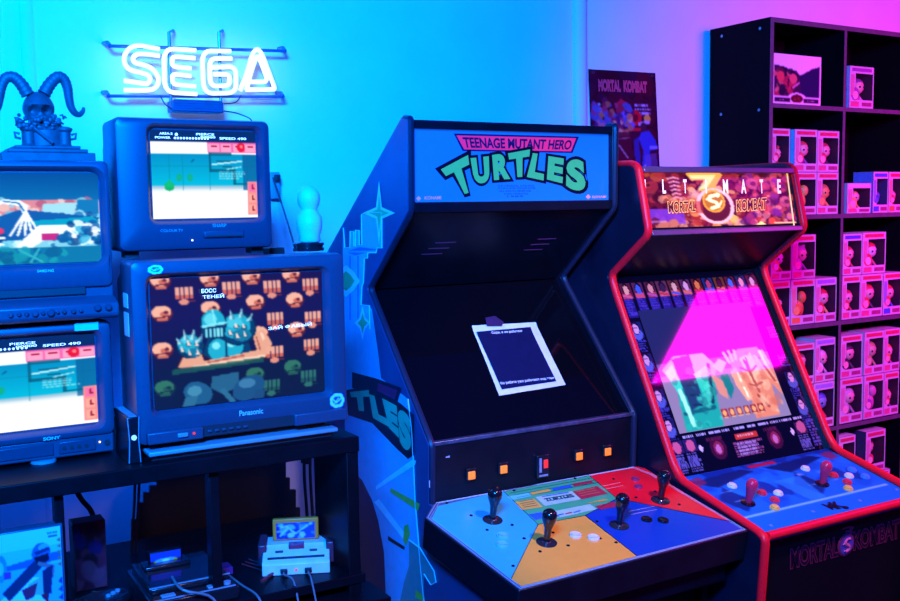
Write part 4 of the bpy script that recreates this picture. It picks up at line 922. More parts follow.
for s, q4 in (('MORTAL', ((667.5,202),(696,201),(695,211.5),(668.5,213))), ('KOMBAT', ((736,200.5),(766,198),(766,209.5),(736.5,211.5)))):
    mb = MB(); mo = MB(); k = [mk(*p, .001) for p in q4]; text(mo, s, *k, off=.07, ref=.02, lift=.0004, n=mn); text(mb, s, *k, off=.02, lift=.0012, n=mn)
    mo.build('outline_lettering', mat('lit_amber', (.8,.4,.1), .4, emit=(1,.42,.08), es=.95), mmar, fix=False); mb.build('name_lettering', mat('ink_maroon', (.12,.01,.01), .4), mmar, fix=False)
MB().tube([mk(786.3,172,.002), mk(793.6,226,.002)], .0022, 6).build('lit_strip', mat('lit_gold', (.8,.6,.2), .4, emit=(1,.6,.15), es=1), mmar)
MB().prismx([(2.2570,.110),(2.2570+.05,.110),(2.2585+.022,mqq[0].z-.002),(2.250,mqq[0].z-.002)], JX0, JX1).build('marquee_rail', mat('rail_violet', (.10,.05,.10), .3), mc, .003)
zb = mqq[2].z+.002
MB().prismx([(2.218,zb),(2.245,zb),(2.245,-.092),(2.212,-.092)], JX0, JX1).build('marquee_rail', MATS['rail_violet'], mc, .003)
MB().prismx([(2.235,-.088),(2.412,-.222),(2.412,-.205),(2.235,-.07)], JX0, JX1).build('speaker_hood', CAB, mc)
# bezel artwork with screen
b0 = Vector((0,2.4066,-.224)); b1 = Vector((0,2.1057,-.786)); bd = (b1-b0).normalized(); bn = Vector((0,bd.z,-bd.y)); bn = bn if bn.y < 0 else -bn
def bz(px, py, l=0.0): return onp(px, py, b0, bn)+bn*l
BL = (b1-b0).length
def buv(px, py): p = bz(px, py); return ((p.x-JX0)/(JX1-JX0), (p-b0).dot(bd)/BL)
im = Img(190, 184, '0a0818')
us, v0 = buv(638,311); uE, vE = buv(679,434); uR, vR = buv(790.9,414.7)
pc_cols = [['c83050','f0a080'],['d04878','4060c0'],['b03850','e89080'],['d86070','402040'],['e05048','f0b090'],['c85088','e8a8b0'],['d03830','f08040'],['3060b8','c04060'],['e87830','501030'],['d02848','4878d0'],['4050a8','f0a0a0'],['c83858','e0b0b0']]
for k in range(12):
    u = .035+k*.078; a, b = pc_cols[k]
    im.rect(u, .035, u+.066, .115, a, .45); im.rect(u+.006, .088, u+.060, .115, a); im.ell(u+.034, .066, .021, .030, '1c0c18'); im.ell(u+.034, .072, .016, .024, b); im.rect(u+.020, .066, u+.048, .071, '3a1420', .7); im.line([(u+.01,.1),(u+.055,.11)], .006, pc_cols[(k+3)%12][0])
    im.rect(u, .12, u+.06, .215, '2a1a66'); im.scrib(u+.004, .125, u+.058, .21, 9, '5a48b0', .7)
for v in (.26, .42, .60, .745):
    for u, hasf in ((.012, True), (.905, v > .5)):
        if hasf: im.rect(u, v-.02, u+.075, v+.06, '1c2050'); im.ell(u+.037, v+.04, .032, .03, '5860a8'); im.ell(u+.037, v+.008, .024, .034, '18102c'); im.ell(u+.037, v+.014, .017, .026, 'e0a0b8'); im.rect(u+.024, v+.006, u+.05, v+.011, '402040', .7)
        im.scrib(u+.005, v+.068, u+.075, v+.135, 7, '4a46a8', .8)
im.rect(.115, vE+.012, .90, vE+.0135, 'b0a8d0', .4); [im.scrib(.11+.082*k, vE+.014, .11+.082*k+.078, vE+.024, 1, 'd8c8e8', .9, .8) for k in range(10)]
for u in (.30, .68): im.ell(u, .90, .05, .055, '481030'); im.ell(u, .90, .03, .032, '9a2848'); im.ell(u, .905, .016, .022, 'd878a8'); im.scrib(u-.06, .845, u+.06, .872, 1, '702040', .7)
im.rect(.425, .850, .575, .876, 'e03828'); im.scrib(.44, .855, .565, .872, 1, 'ffb0a0', .9); im.scrib(.40, .89, .60, .965, 6, 'a85080', .9); im.scrib(.42, .892, .56, .96, 4, 'd8b0e0', .7)
for u in (.195, .81): im.poly([(u-.015,.885),(u,.868),(u+.015,.885),(u,.905)], 'f0d0f0')
for u, w in ((.02,.07),(.10,.075)): im.rect(u, .835, u+w, .895, '282050'); im.ell(u+w/2, .865, w*.35, .028, 'e06080'); im.scrib(u, .90, u+w, .99, 8, '7a70c0', .8)
im.rect(.84, .845, .92, .905, '402048'); im.ell(.88, .87, .03, .03, 'd06080'); im.scrib(.84, .91, .93, .99, 7, '8070c0', .8); im.scrib(.93, .84, .985, .98, 9, '6a58b8', .8)
im.rect(.30, .222, .60, .232, '9a90c8', .5)
panel('bezel_artwork', im, b0+Vector((JX0,0,0)), b0+Vector((JX1,0,0)), b1+Vector((JX1,0,0)), b1+Vector((JX0,0,0)), attr_mat('bezel_print', .7, .28, .05, .6), mc, 0, .008)
im = Img(150, 140, '6a60a0')
im.rect(0,0,1,.5,'1c2060'); im.rect(0,.45,1,.6,'5a5098'); im.rect(0,.55,1,1,'8a78b0'); 
im.poly([(.03,.50),(.16,.40),(.42,.40),(.50,.52),(.44,.62),(.40,.80),(.38,1),(.06,1),(.08,.80),(.10,.66)], '18a0a8'); im.poly([(.14,.42),(.30,.40),(.28,.80),(.16,.84)], '1a3870')
im.poly([(.28,.56),(.42,.50),(.40,.66),(.30,.72)], '28c8c0'); im.poly([(.05,.52),(.13,.46),(.15,.66),(.10,.70)], '30d0d0'); im.line([(.10,.86),(.36,.84)], .016, '0c5878'); im.line([(.12,.68),(.14,.95)], .02, 'a0f0f0'); im.line([(.43,.5),(.36,.8)], .015, '0a3858')
im.poly([(.42,.56),(.52,.66),(.50,.80),(.44,.74)], 'd88888'); im.poly([(.50,.60),(.57,.54),(.58,.72),(.52,.80)], '107888'); im.poly([(.46,.52),(.54,.46),(.60,.50),(.52,.58)], 'f4b0a8')
im.poly([(.62,.46),(.74,.40),(.92,.40),(1,.60),(1,.84),(.93,.72),(.90,.98),(.68,.98),(.70,.80),(.64,.62)], 'e08070'); im.poly([(.72,.48),(.84,.44),(.86,.66),(.76,.72)], 'f8b8a0'); im.poly([(.86,.46),(.96,.56),(1,.74),(.92,.66)], 'f0a890')
im.poly([(.60,.58),(.66,.54),(.72,.80),(.66,.84),(.61,.70)], 'f0a090'); im.line([(.76,.50),(.80,.84)], .012, 'b04848'); im.line([(.90,.50),(.97,.70)], .012, 'b04848'); im.line([(.66,.6),(.68,.8)], .01, 'fff0e0'); im.ell(.80,.84,.05,.06,'e89080'); im.line([(.77,.80),(.83,.90)], .012, 'a04040')
im.blobs(.66,.44,.98,.98,['f8c0a8','d06858','f0a088'], 40, .03, .5); im.blobs(.08,.5,.40,.98,['20b8b8','0e6880','50d8d0'], 30, .03, .5)
for y in (.56,.64,.72,.80): im.line([(.19,y),(.26,y+.01)], .006, '0a2850')
for a, bq_ in (((.62,.50),(.60,.42)),((.655,.49),(.65,.41)),((.69,.48),(.70,.41))): im.line([a, bq_], .014, 'f4b0a0')
im.line([(.93,.44),(.945,.56)], .014, 'ffd0b8'); im.line([(.955,.44),(.975,.55)], .012, 'f0a890'); im.line([(.70,.56),(.78,.60),(.85,.56)], .008, 'b04848'); im.line([(.73,.70),(.78,.72),(.85,.70)], .007, 'b04848'); im.line([(.78,.48),(.785,.76)], .006, 'b85050')
for k in range(6): u = .40+k*.066; im.rect(u, .865, u+.05, .94, '901828'); im.ell(u+.025, .90, .018, .025, 'f0a878'); im.rect(u+.004, .93, u+.046, .94, 'f0d0a0')
uA = (us+uE)/2; 
def bq(u, v, l=.0012): return b0+Vector((JX0+u*(JX1-JX0),0,0))+bd*(v*BL)+bn*l
panel('screen', im.blur(1), bq(uA, v0), bq(uR, v0), bq(uR, vE), bq(uA, vE), attr_mat('flat_picture', 0, 1.25, .04, .6), mc)
# control panel
Q0 = Vector((2.3, 2.0917, -.7817-.008)); QN = Vector((0, -.2485, 1)).normalized()
def qp(px, py, l=0.0): return onp(px, py, Q0, QN)+QN*l
def qy(y): return -.7817-.008+.2485*(y-2.0917)
mcp = MB().prismx([(2.108,qy(2.108)),(1.786,qy(1.786)),(1.786,qy(1.786)-.02),(2.108,qy(2.108)-.02)], JX0, JX1).build('control_panel', mat('panel_deep_blue', (.03,.16,.50), .3), mc)
YA, YB = 2.104, 1.790
im = Img(150, 80, '1272d0')
im.rect(0,0,1,.08,'0a3080'); im.blobs(.02,.06,.98,.62,['0a4aa0','1884dc','0e62c0','0a3c90'], 60, .09, .45)
for u in (.02, .49): im.poly([(u,.10),(u+.34,.06),(u+.40,.12),(u+.10,.26)], '061c50', .9); im.poly([(u+.02,.44),(u+.12,.26),(u+.17,.55),(u+.07,.68)], '082a6c', .9); im.ell(u+.33,.40,.045,.11,'0a3684',.9); im.poly([(u+.34,.52),(u+.42,.36),(u+.47,.40),(u+.40,.60)], '0a3684', .8)
im.rect(.02,.73,.97,.748,'8ad4f8'); im.poly([(.43,.34),(.60,.34),(.56,.71),(.46,.71)], '30a0f0', .6)
for u in (.02, .90): im.poly([(u,.06),(u+.09,.04),(u+.08,.16),(u+.01,.2)], '8a2850', .8)
im.rect(.42,.02,.60,.07,'c01838')
for u in (.10,.13,.26,.57,.60,.73): im.scrib(u,.30+.1*(u%.03)/.03,u+.05,.36,1,'c0d8f0',.7); im.scrib(u,.5,u+.05,.53,1,'c0d8f0',.6)
panel('panel_print', im.blur(1), (JX0,YA,qy(YA)+.0008), (JX1,YA,qy(YA)+.0008), (JX1,YB,qy(YB)+.0008), (JX0,YB,qy(YB)+.0008), attr_mat('panel_film', 1.0, 0, .45, .08), mcp)
MB().tube([(JX0,1.7735,-.8635),(JX1,1.7735,-.8635)], .0125, 10).build('red_moulding', REDM, mc, smooth=60)
RST = mat('stick_red', (.62,.02,.07), .25, coat=.3); BRED = mat('button_red', (.75,.03,.05), .3); BWH = mat('button_pearl', (.75,.75,.78), .3); BYE = mat('button_yellow', (.85,.50,.08), .3); BBL = mat('button_blue', (.05,.25,.65), .3)
for px, py in ((747.9,503.5),(822,484.3)):
    c = qp(px, py, .001)
    MB().lathe([(.021,0),(.021,.002),(.010,.004)], c, QN, 22).build('joystick_washer', STK, mcp)
    MB().lathe([(.0085,.003),(.0095,.012),(.0105,.022),(.0150,.044),(.0165,.054),(.0160,.062),(.0125,.069),(.007,.073),(.001,.074)], c, QN, 22).build('joystick_handle', RST, mcp, smooth=60)
for px, py, m in ((731.9,486.8,BWH),(761.7,493.7,BRED),(778,494.2,BWH),(774.4,500.9,BRED),(774.4,508.8,BYE),(805.1,469.6,BWH),(833.7,476.2,BRED),(848.8,476.8,BWH),(847,482.9,BRED),(847.9,489.5,BYE),(851.8,470.8,BBL),(865,477.5,BBL)):
    c = qp(px, py, .001); r = .0145
    MB().lathe([(r,0),(r,.003),(r*.94,.0048),(r*.80,.005),(r*.79,.004),(r*.76,.004),(r*.74,.0085),(r*.6,.0098),(.001,.0102)], c, QN, 22).build('push_button', m, mcp)
for px, py in ((813,512),(771,526),(860,501),(897,490)): MB().lathe([(.0055,0),(.005,.0015),(.001,.002)], qp(px, py, .001), QN, 10).build('bolt', mat('bolt_blue', (.15,.22,.4), .3), mcp)
cE = qp(835,506.5,.0022); ux, uy = Vector((1,0,0)), Vector((0,1,.2485)).normalized()
def em(x, y): return cE+ux*x*.036+uy*y*.03
mb = MB(); text(mb, 'M', em(-.95,.75), em(-.18,.55), em(-.05,-.60), em(-.78,-.45), .06); text(mb, 'K', em(-.15,.80), em(.75,.62), em(.72,-.50), em(-.05,-.62), .05)
mb.build('emblem_lettering', BKL, mcp, fix=False)
mb = MB(); mb.poly([em(*p) for p in ((.30,-.40),(.55,-.25),(.85,-.35),(.98,-.60),(.75,-.85),(.40,-.80))]); mb.build('emblem_print', BKL, mcp, fix=False)
# front
MB().prismx([(1.800,-.880),(1.812,-1.035),(1.826,-EYE),(1.85,-EYE),(1.83,-.880)], JX0, JX1).build('front_board', mat('front_black', (.003,.003,.005), .55, spec=.12), mc)
def fz(px, py): return onp(px, py, Vector((2.3,1.8105,-1.02)), Vector((0,-1,-.077)).normalized())
LOGOR = mat('logo_wine', (.22,.015,.05), .35)
fn = Vector((0,-1,-.077)).normalized()
for s, a, b, c, d in (('MORTAL', (790,549),(838,536),(838,556),(790,569)), ('KOMBAT', (853,532),(899,518.5),(899,538),(853,550.5))):
    mo = MB(); mb = MB(); k = [fz(*p) for p in (a, b, c, d)]; text(mo, s, *k, off=.055, ref=.03, lift=.0012, n=fn); text(mb, s, *k, off=.006, ref=.03, lift=.0020, n=fn)
    mo.build('name_outline_lettering', LOGOR, mc, fix=False); mb.build('name_lettering', BKL, mc, fix=False)
im = Img(40, 48, '0a0612'); im.ell(.5,.5,.5,.5,'3a1060'); im.ell(.5,.5,.44,.44,'5a38b0'); im.line([(.62,.2),(.40,.26),(.36,.44),(.60,.54),(.62,.72),(.42,.82)], .085, 'e04878'); im.line([(.38,.3),(.28,.42)], .05, 'e04878'); im.ell(.62,.2,.10,.08,'f0b0c8'); im.line([(.6,.66),(.72,.5)], .05, 'a0a0f0')
mb = MB(); c0 = fz(845.5,544.5)
U = Vector((1,0,0)); Vv = Vector((0,.077,-1)).normalized()
mb.lathe([(.034,0),(.034,.002),(.030,.004)], c0, fn, 28); mb.build('emblem_ring', LOGOR, mc)
mb = MB(); N = 28; mb.poly([c0+fn*.0045+(U*math.cos(2*math.pi*k/N)+Vv*math.sin(2*math.pi*k/N))*.0275 for k in range(N)]); mb.build('emblem_disc', mat('emblem_violet', (.10,.05,.28), .3), mc)
mb = MB(); mb.tube(smooth_path([c0+fn*.006+U*x*.024-Vv*y*.024 for x, y in ((.35,.75),(-.15,.7),(-.40,.35),(-.1,.05),(.30,-.15),(.30,-.5),(-.1,-.72),(-.4,-.6))]), [.002+.0035*math.sin(math.pi*min(1, i/38)) for i in range(36)], 8)
mb.ball(c0+fn*.006+U*.0085-Vv*.018, (.005,.003,.004), 10, 6); mb.tube([c0+fn*.006+U*-.009-Vv*.010, c0+fn*.006+U*-.018-Vv*.004], .002, 6); mb.build('emblem_dragon', mat('emblem_pink', (.75,.10,.22), .3), mc)
mb = MB(); k = [fz(*p) for p in ((841,528),(855,524.5),(851,536),(843,536.5))]; text(mb, '3', *k, off=.02, lift=.0012, n=fn); mb.build('number_lettering', LOGOR, mc, fix=False)

# ================================================================== poster
im = Img(90, 120, '240620')
im.blobs(0,0,1,1,['1a0418','380a28','48081e','200a2c','14040f'], 140, .08, .7)
im.blobs(.55,.30,.98,.42,['c080d0'], 2, .01); im.scrib(.66,.31,.95,.42,3,'c8a8e0',.9); im.scrib(.06,.31,.2,.34,1,'c8b0e0',.8)
im.poly([(.36,.32),(.46,.26),(.56,.30),(.50,.46),(.40,.44)], 'c01838'); im.ell(.66,.44,.10,.075,'d81020'); im.ell(.66,.44,.045,.035,'70081c'); im.rect(.54,.53,.74,.57,'d01828')
im.poly([(.44,.40),(.54,.34),(.56,.44),(.66,.50),(.62,.56),(.50,.52),(.42,.50)], '6a58b8'); im.ell(.54,.36,.04,.04,'2a1038')
im.ell(.12,.40,.07,.06,'e09880'); im.ell(.12,.44,.05,.05,'802038'); im.poly([(.06,.50),(.14,.48),(.20,.60),(.10,.66)], 'e08840'); im.ell(.22,.30,.05,.05,'501838'); im.blobs(.12,.42,.45,.62,['4050a0','c06080','30205c','a03048','8878c0'], 24, .05, .85)
im.ell(.84,.45,.05,.045,'e0a040'); im.line([(.72,.50),(.86,.48)], .018, 'b890c8'); im.ell(.78,.53,.05,.045,'3a1830')
im.poly([(.74,.58),(.86,.56),(.96,.66),(.98,.74),(.86,.76),(.88,.98),(.72,.98),(.76,.76),(.70,.64)], '2438a8'); im.rect(.86,.71,.98,.74,'7878d8'); im.poly([(.78,.80),(.96,.78),(.98,.99),(.78,.99)], '7050a0', .6); im.poly([(.62,.66),(.70,.62),(.72,.98),(.64,.99)], '1c2880')
im.blobs(.05,.30,.62,.60,['c06048','4050a0','902038','e0a080','30185c','b03060'], 60, .03, .85); im.poly([(.30,.58),(.58,.57),(.62,.99),(.28,.99)], '4a0c20', .85); im.line([(.40,.70),(.52,.82)], .008, 'c0a0b8', .7); im.rect(.36,.93,.52,.99,'c08090',.8); im.line([(.40,.64),(.56,.63)], .006, 'a05060'); im.poly([(.74,.93),(.79,.88),(.80,.97)], 'b0a0c8')
po = thing('poster', 'dark red lettered fighting-game poster on the wall between the two arcade cabinets', 'poster', tuple(at(622,118,Y=WY-.004)))
tl, tr, br, bl = at(588.4,69,Y=WY-.005), at(655.3,73,Y=WY-.005), at(660,175,Y=WY-.005), at(593,178,Y=WY-.005)
panel('sheet', im.blur(1), tl, tr, br, bl, PRINT, po, .0, .002)
mb = MB()
def pw(u, v): return tl*(1-u)*(1-v)+tr*u*(1-v)+br*u*v+bl*(1-u)*v+Vector((0,-.0012,0))
for s, a, b in (('MORTAL', .13, .46), ('KOMBAT', .50, .86)): text(mb, s, pw(a,.085), pw(b,.085), pw(b,.20), pw(a,.20), .07)
mb.build('title_lettering', mat('poster_pink', (.62,.05,.12), .5), po, fix=False)
mb = MB()
for u in (.06, .94): mb.box(pw(u,.03).x-.006, pw(u,.03).x+.006, WY-.009, WY-.0065, pw(u,.03).z-.004, pw(u,.03).z+.004)
mb.build('tape', mat('dark_tape', (.05,.02,.06), .3), po)

# ================================================================== tall bookcase with boxed toys
KC, KB = Vector((2.931, 2.647, 0)), .015
KX, KYv = Vector((math.cos(KB), math.sin(KB), 0)), Vector((-math.sin(KB), math.cos(KB), 0))
TOPS = [.661, .367, -.051, -.478, -.905, -1.325]
bc = thing('bookcase', 'tall black open bookcase of square cells holding boxed toys', 'bookcase', (0,0,0))
SHV = mat('bookcase_black', (.0025,.002,.004), .6, spec=.06, noise=.15, nscale=8); D = .300; WID = 1.285
EDGE = mat('lit_edge_tint', (.10,.075,.105), .5, noise=.15)  # paler board fronts: the light falling on them is put into the colour
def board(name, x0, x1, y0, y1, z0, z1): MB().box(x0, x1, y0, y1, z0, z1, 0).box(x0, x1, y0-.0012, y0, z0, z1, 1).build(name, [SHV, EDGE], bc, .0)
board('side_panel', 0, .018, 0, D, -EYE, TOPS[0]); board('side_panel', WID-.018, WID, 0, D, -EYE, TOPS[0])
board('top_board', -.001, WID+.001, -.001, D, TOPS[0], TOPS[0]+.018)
MB().box(.018, WID-.018, D-.008, D-.002, -EYE, TOPS[0]).build('back_board', SHV, bc)
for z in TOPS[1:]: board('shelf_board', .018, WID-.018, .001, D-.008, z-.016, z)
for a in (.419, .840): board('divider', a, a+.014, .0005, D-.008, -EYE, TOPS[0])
for y in (.05, .24):
    for z in (.645, .345, -.07): MB().lathe([(.006,0),(.005,.001),(.001,.0012)], (0,y,z), (-1,0,0), 12).build('screw_cap', mat('screw_grey', (.3,.3,.34), .4), bc)
bc.location = KC; bc.rotation_euler = (0, 0, KB)

CARDS = {}
BOXW = mat('box_white', (.56,.53,.55), .4, noise=.04)
PANE = bpy.data.materials.new('clear_film'); PANE.use_nodes = True
_b = PANE.node_tree.nodes['Principled BSDF']; _b.inputs['Base Color'].default_value = (.08,.08,.08,1); _b.inputs['Roughness'].default_value = .06; _b.inputs['Alpha'].default_value = .06; _b.inputs['Specular IOR Level'].default_value = .25
def card(c): 
    k = 'card_%02d%02d%02d' % tuple(int(x*99) for x in c); return mat(k, c, .45, noise=.12, nscale=60)
def toy_box(label, a0, w, z, h, d=.095, band=(.55,.04,.08), skin=(.75,.5,.42), hair=(.12,.05,.04), cloth=(.5,.1,.15), inner=(.014,.008,.018), side=BOXW, kind=0, art=(.6,.1,.2), yo=.012, name='toy_box'):
    t = thing(name, label, 'boxed toy', (0,0,0), 'boxed toys in the bookcase')
    wx0, wx1, wz0, wz1 = w*.25, w*.97, h*.20, h*.83
    f = MB()      # open-fronted carton: back, sides, and a front with a window hole
    f.box(0, w, d-.0015, d, 0, h, 0); f.box(0, .0015, 0, d, 0, h, 1); f.box(w-.0015, w, .03, d, 0, h, 0); f.box(w-.0015, w, 0, .03, 0, wz0, 0); f.box(w-.0015, w, 0, .03, wz1, h, 0)
    f.box(0, w, 0, d, 0, .0015, 0); f.box(0, w, 0, d, h-.0015, h, 0)
    f.box(0, w, 0, .0018, 0, wz0, 0); f.box(0, w, 0, .0018, wz1, h, 0); f.box(0, wx0, 0, .0018, wz0, wz1, 0); f.box(wx1, w, 0, .0018, wz0, wz1, 0)
    f.build('carton', [BOXW, side], t, smooth=0)
    MB().box(.002, w-.002, d-.004, d-.002, .002, h-.002).box(.002, .004, .003, d-.004, .002, h-.002).box(w-.004, w-.002, .003, d-.004, .002, h-.002).box(.004, w-.004, .003, d-.004, .002, .0035).box(.004, w-.004, .003, d-.004, h-.0035, h-.002).build('backing_card', card(inner), t, smooth=0)
    MB().box(wx0-.002, wx1+.001, .0022, .0028, wz0-.002, wz1+.002).build('window_film', PANE, t, smooth=0)
    tb = MB(); tb.box(w*.10, w*.90, -.0008, 0, h*.875, h*.955, 0); tb.box(w*.52, w*.92, -.0008, 0, h*.055, h*.145, 1); tb.box(w*.05, w*.20, -.0008, 0, h*.30, h*.80, 2); tb.box(w*.06, w*.40, -.0008, 0, h*.04, h*.16, 3)
    tb.build('title_print', [card(band), card((.30,.05,.14)), card(tuple(.55*x+.2 for x in art)), card(art)], t, smooth=0)
    # portrait patch beside the window, a cut-out head shape over shoulders
    pa = MB(); pa.lathe([(w*.17,0),(w*.17,.0006)], (w*.235,0,h*.34), (0,-1,0), 18, 0); pa.lathe([(w*.11,.0006),(w*.11,.0010)], (w*.25,0,h*.31), (0,-1,0), 16, 1)
    pa.build('portrait_print', [card(hair), card(skin)], t)
    cx, cy = (wx0+wx1)/2+.004, d*.45; s = min(w, .13)/.13*h/.17; z0 = .004
    if kind < 2:
        MB().box(cx-.03*s, cx+.03*s, cy-.02, cy+.02, .0015, .010).build('toy_stand', card(inner), t, smooth=0)
        g = MB(); g.rings([[(cx+rx*math.cos(2*math.pi*k/14), cy+ry*math.sin(2*math.pi*k/14), zz) for k in range(14)] for rx, ry, zz in ((.014*s,.012*s,.010),(.017*s,.014*s,.03*s),(.019*s,.014*s,.048*s),(.014*s,.011*s,.060*s))])
        for sgn in (-1, 1): g.tube([(cx+sgn*.017*s,cy,.055*s),(cx+sgn*.028*s,cy-.008,.036*s),(cx+sgn*.026*s,cy-.018,.026*s)], .006*s, 8)
        g.build('toy_body', card(cloth), t, smooth=60)
        g = MB(); g.ball((cx,cy-.002,.092*s), (.033*s,.029*s,.031*s), 18, 12); hd = g.build('toy_head', card(skin), t, smooth=60)
        g = MB()
        for sgn in (-1, 1): g.ball((cx+sgn*.012*s,cy-.029*s,.090*s), (.0045*s,.003*s,.0045*s), 8, 6)
        g.build('toy_eye', BKL, t)
        g = MB(); g.ball((cx,cy+.004,.102*s), (.035*s,.031*s,.027*s), 18, 10)
        if kind == 1: g.ball((cx-.02*s,cy,.124*s), (.012*s,)*3, 10, 8); g.ball((cx+.02*s,cy,.124*s), (.012*s,)*3, 10, 8)
        g.build('toy_hair', card(hair), t, smooth=60)
    else:
        g = MB(); g.ball((cx-.004,cy,.055*s), (.030*s,.024,.038*s), 16, 10); g.ball((cx+.010,cy-.01,.098*s), (.020*s,.018,.024*s), 14, 8); g.tube([(cx-.02*s,cy,.03*s),(cx-.036*s,cy,.06*s),(cx-.03*s,cy,.10*s)], .006, 8); g.build('toy_body', card(cloth), t, smooth=60)
    p = KC+KX*a0+KYv*yo; t.location = (p.x, p.y, z+.0005); t.rotation_euler = (0, 0, KB)
    return t
RED, ORG, YEL, PUR, BLU, WHI, DRK, SKN, TAN = (.55,.04,.08), (.75,.25,.05), (.75,.55,.10), (.28,.06,.35), (.06,.15,.55), (.7,.7,.7), (.05,.03,.05), (.75,.48,.40), (.45,.25,.18)
z1, z2, z3, z4, z5 = TOPS[1:6]
toy_box('single boxed toy standing alone in the top right cell of the bookcase', .470, .150, z1, .165, band=PUR, hair=PUR, cloth=(.6,.3,.5), side=card((.35,.55,.75)))
H2 = .1645
toy_box('boxed toy at the left end of the upper trio in the second row of cells', .027, .103, z2+H2, .162, hair=RED, cloth=RED, kind=1)
toy_box('middle boxed toy of the upper trio in the second row, its pale side showing', .156, .130, z2+H2, .162, hair=(.6,.1,.1), cloth=PUR, side=card((.35,.6,.75)))
toy_box('right-hand boxed toy of the upper trio in the second row, beside the divider', .288, .127, z2+H2, .160, hair=RED, cloth=DRK)
toy_box('boxed yellow-figured toy just right of the red-edged cabinet corner, lower of the second row', .158, .128, z2, H2-.001, skin=YEL, cloth=YEL, hair=(.6,.4,.08), kind=2)
toy_box('boxed yellow block-headed toy beside the divider, lower tier of the second row', .289, .127, z2, H2-.001, skin=YEL, cloth=YEL, hair=(.5,.35,.08))
toy_box('boxed toy hidden mostly behind the marquee corner at the lower left of the second row', .024, .128, z2, H2-.001, hair=DRK)
toy_box('low squat pink toy box alone at the left of the second right-hand cell', .470, .150, z2, .122, hair=YEL, cloth=YEL, band=WHI)
toy_box('blue-sided toy box turned edge-on in the second right-hand cell', .632, .098, z2, .168, band=BLU, side=card((.08,.2,.6)), skin=(.1,.2,.5), hair=(.05,.1,.35), cloth=(.08,.15,.5), inner=(.01,.03,.12), art=BLU)
toy_box('boxed toy right of the blue-sided box, cut by the frame edge', .734, .100, z2, .168, hair=RED, art=ORG)
H3 = .179
toy_box('boxed toy half behind the red moulding, upper tier of the third row', .034, .116, z3+H3, .170, hair=ORG, cloth=RED, skin=WHI)
toy_box('boxed toy with a purple figure, upper tier of the third row left cell', .153, .135, z3+H3, .171, hair=(.5,.1,.5), cloth=PUR, kind=1)
toy_box('boxed toy peeking past the red moulding, lower tier of the third row', .034, .112, z3, H3-.001, hair=DRK, cloth=BLU)
toy_box('boxed toy with an orange figure, lower tier of the third row', .149, .139, z3, H3-.001, hair=ORG, cloth=ORG, skin=YEL, art=ORG, kind=2)
toy_box('boxed red-haired toy beside the divider, lower tier of the third row', .290, .128, z3, .176, hair=(.6,.03,.04), cloth=YEL, band=(.3,.2,.6))
toy_box('blue-titled toy box touching the divider, upper tier of the third right-hand cell', .452, .120, z3+H3, .167, hair=RED, band=(.08,.08,.6))
toy_box('boxed toy with a red-headed figure, upper tier of the third right-hand cell', .574, .150, z3+H3, .170, hair=(.6,.04,.05), skin=WHI)
toy_box('boxed toy against the divider, lower tier of the third right-hand cell', .452, .115, z3, H3-.001, hair=RED, cloth=RED)
toy_box('boxed toy second from the divider, lower tier of the third right-hand cell', .568, .142, z3, H3-.001, hair=(.6,.04,.05), cloth=DRK)
toy_box('third boxed toy from the divider, lower tier of the third right-hand cell', .714, .122, z3, H3-.001, hair=(.6,.04,.05), art=BLU, cloth=BLU)
H4 = .186
toy_box('boxed toy next to the red moulding, upper tier of the fourth row', .165, .128, z4+H4, .165, hair=(.3,.15,.12))
toy_box('boxed pale-figured toy beside the divider, upper tier of the fourth row', .296, .122, z4+H4, .176, hair=WHI, cloth=(.6,.45,.5), band=(.3,.3,.6))
toy_box('boxed toy with a blue figure beside the divider, lower tier of the fourth row', .290, .128, z4, H4-.001, hair=BLU, cloth=RED, skin=(.2,.4,.6), band=(.3,.3,.6))
toy_box('boxed toy mostly covered by the red moulding, lower tier of the fourth row', .155, .130, z4, H4-.001, hair=DRK)
toy_box('boxed toy touching the divider, upper tier of the fourth right-hand cell', .452, .136, z4+H4, .176, hair=DRK, cloth=DRK, skin=SKN)
toy_box('boxed toy with a pale green-tinged figure, upper tier of the fourth right-hand cell', .600, .128, z4+H4, .180, hair=(.45,.4,.15), cloth=(.4,.35,.15), skin=(.6,.55,.3))
toy_box('boxed orange-haired toy, upper tier of the fourth right-hand cell', .729, .108, z4+H4, .182, hair=ORG, cloth=(.5,.1,.4))
toy_box('boxed toy touching the divider, lower tier of the fourth right-hand cell', .452, .145, z4, H4-.001, hair=(.5,.45,.5), cloth=(.3,.2,.25))
toy_box('boxed round-bodied toy second from the divider, lower tier of the fourth right-hand cell', .604, .130, z4, H4-.001, hair=PUR, cloth=(.6,.2,.4), kind=2)
toy_box('third boxed toy from the divider, lower tier of the fourth right-hand cell', .736, .100, z4, H4-.001, hair=RED, cloth=PUR)
toy_box('boxed toy whose top shows beside the control panel in the fifth row', .452, .105, z5+.187, .178, hair=RED); toy_box('boxed toy under the one beside the control panel in the fifth row', .452, .120, z5, .186, hair=DRK)
toy_box('dark-sided toy box standing forward above the control panel in the fifth row', .624, .130, z5+.187, .178, d=.14, hair=RED, cloth=RED, side=card((.06,.03,.08)))
toy_box('toy box beneath the dark-sided one in the fifth row', .640, .150, z5, .186, hair=RED)
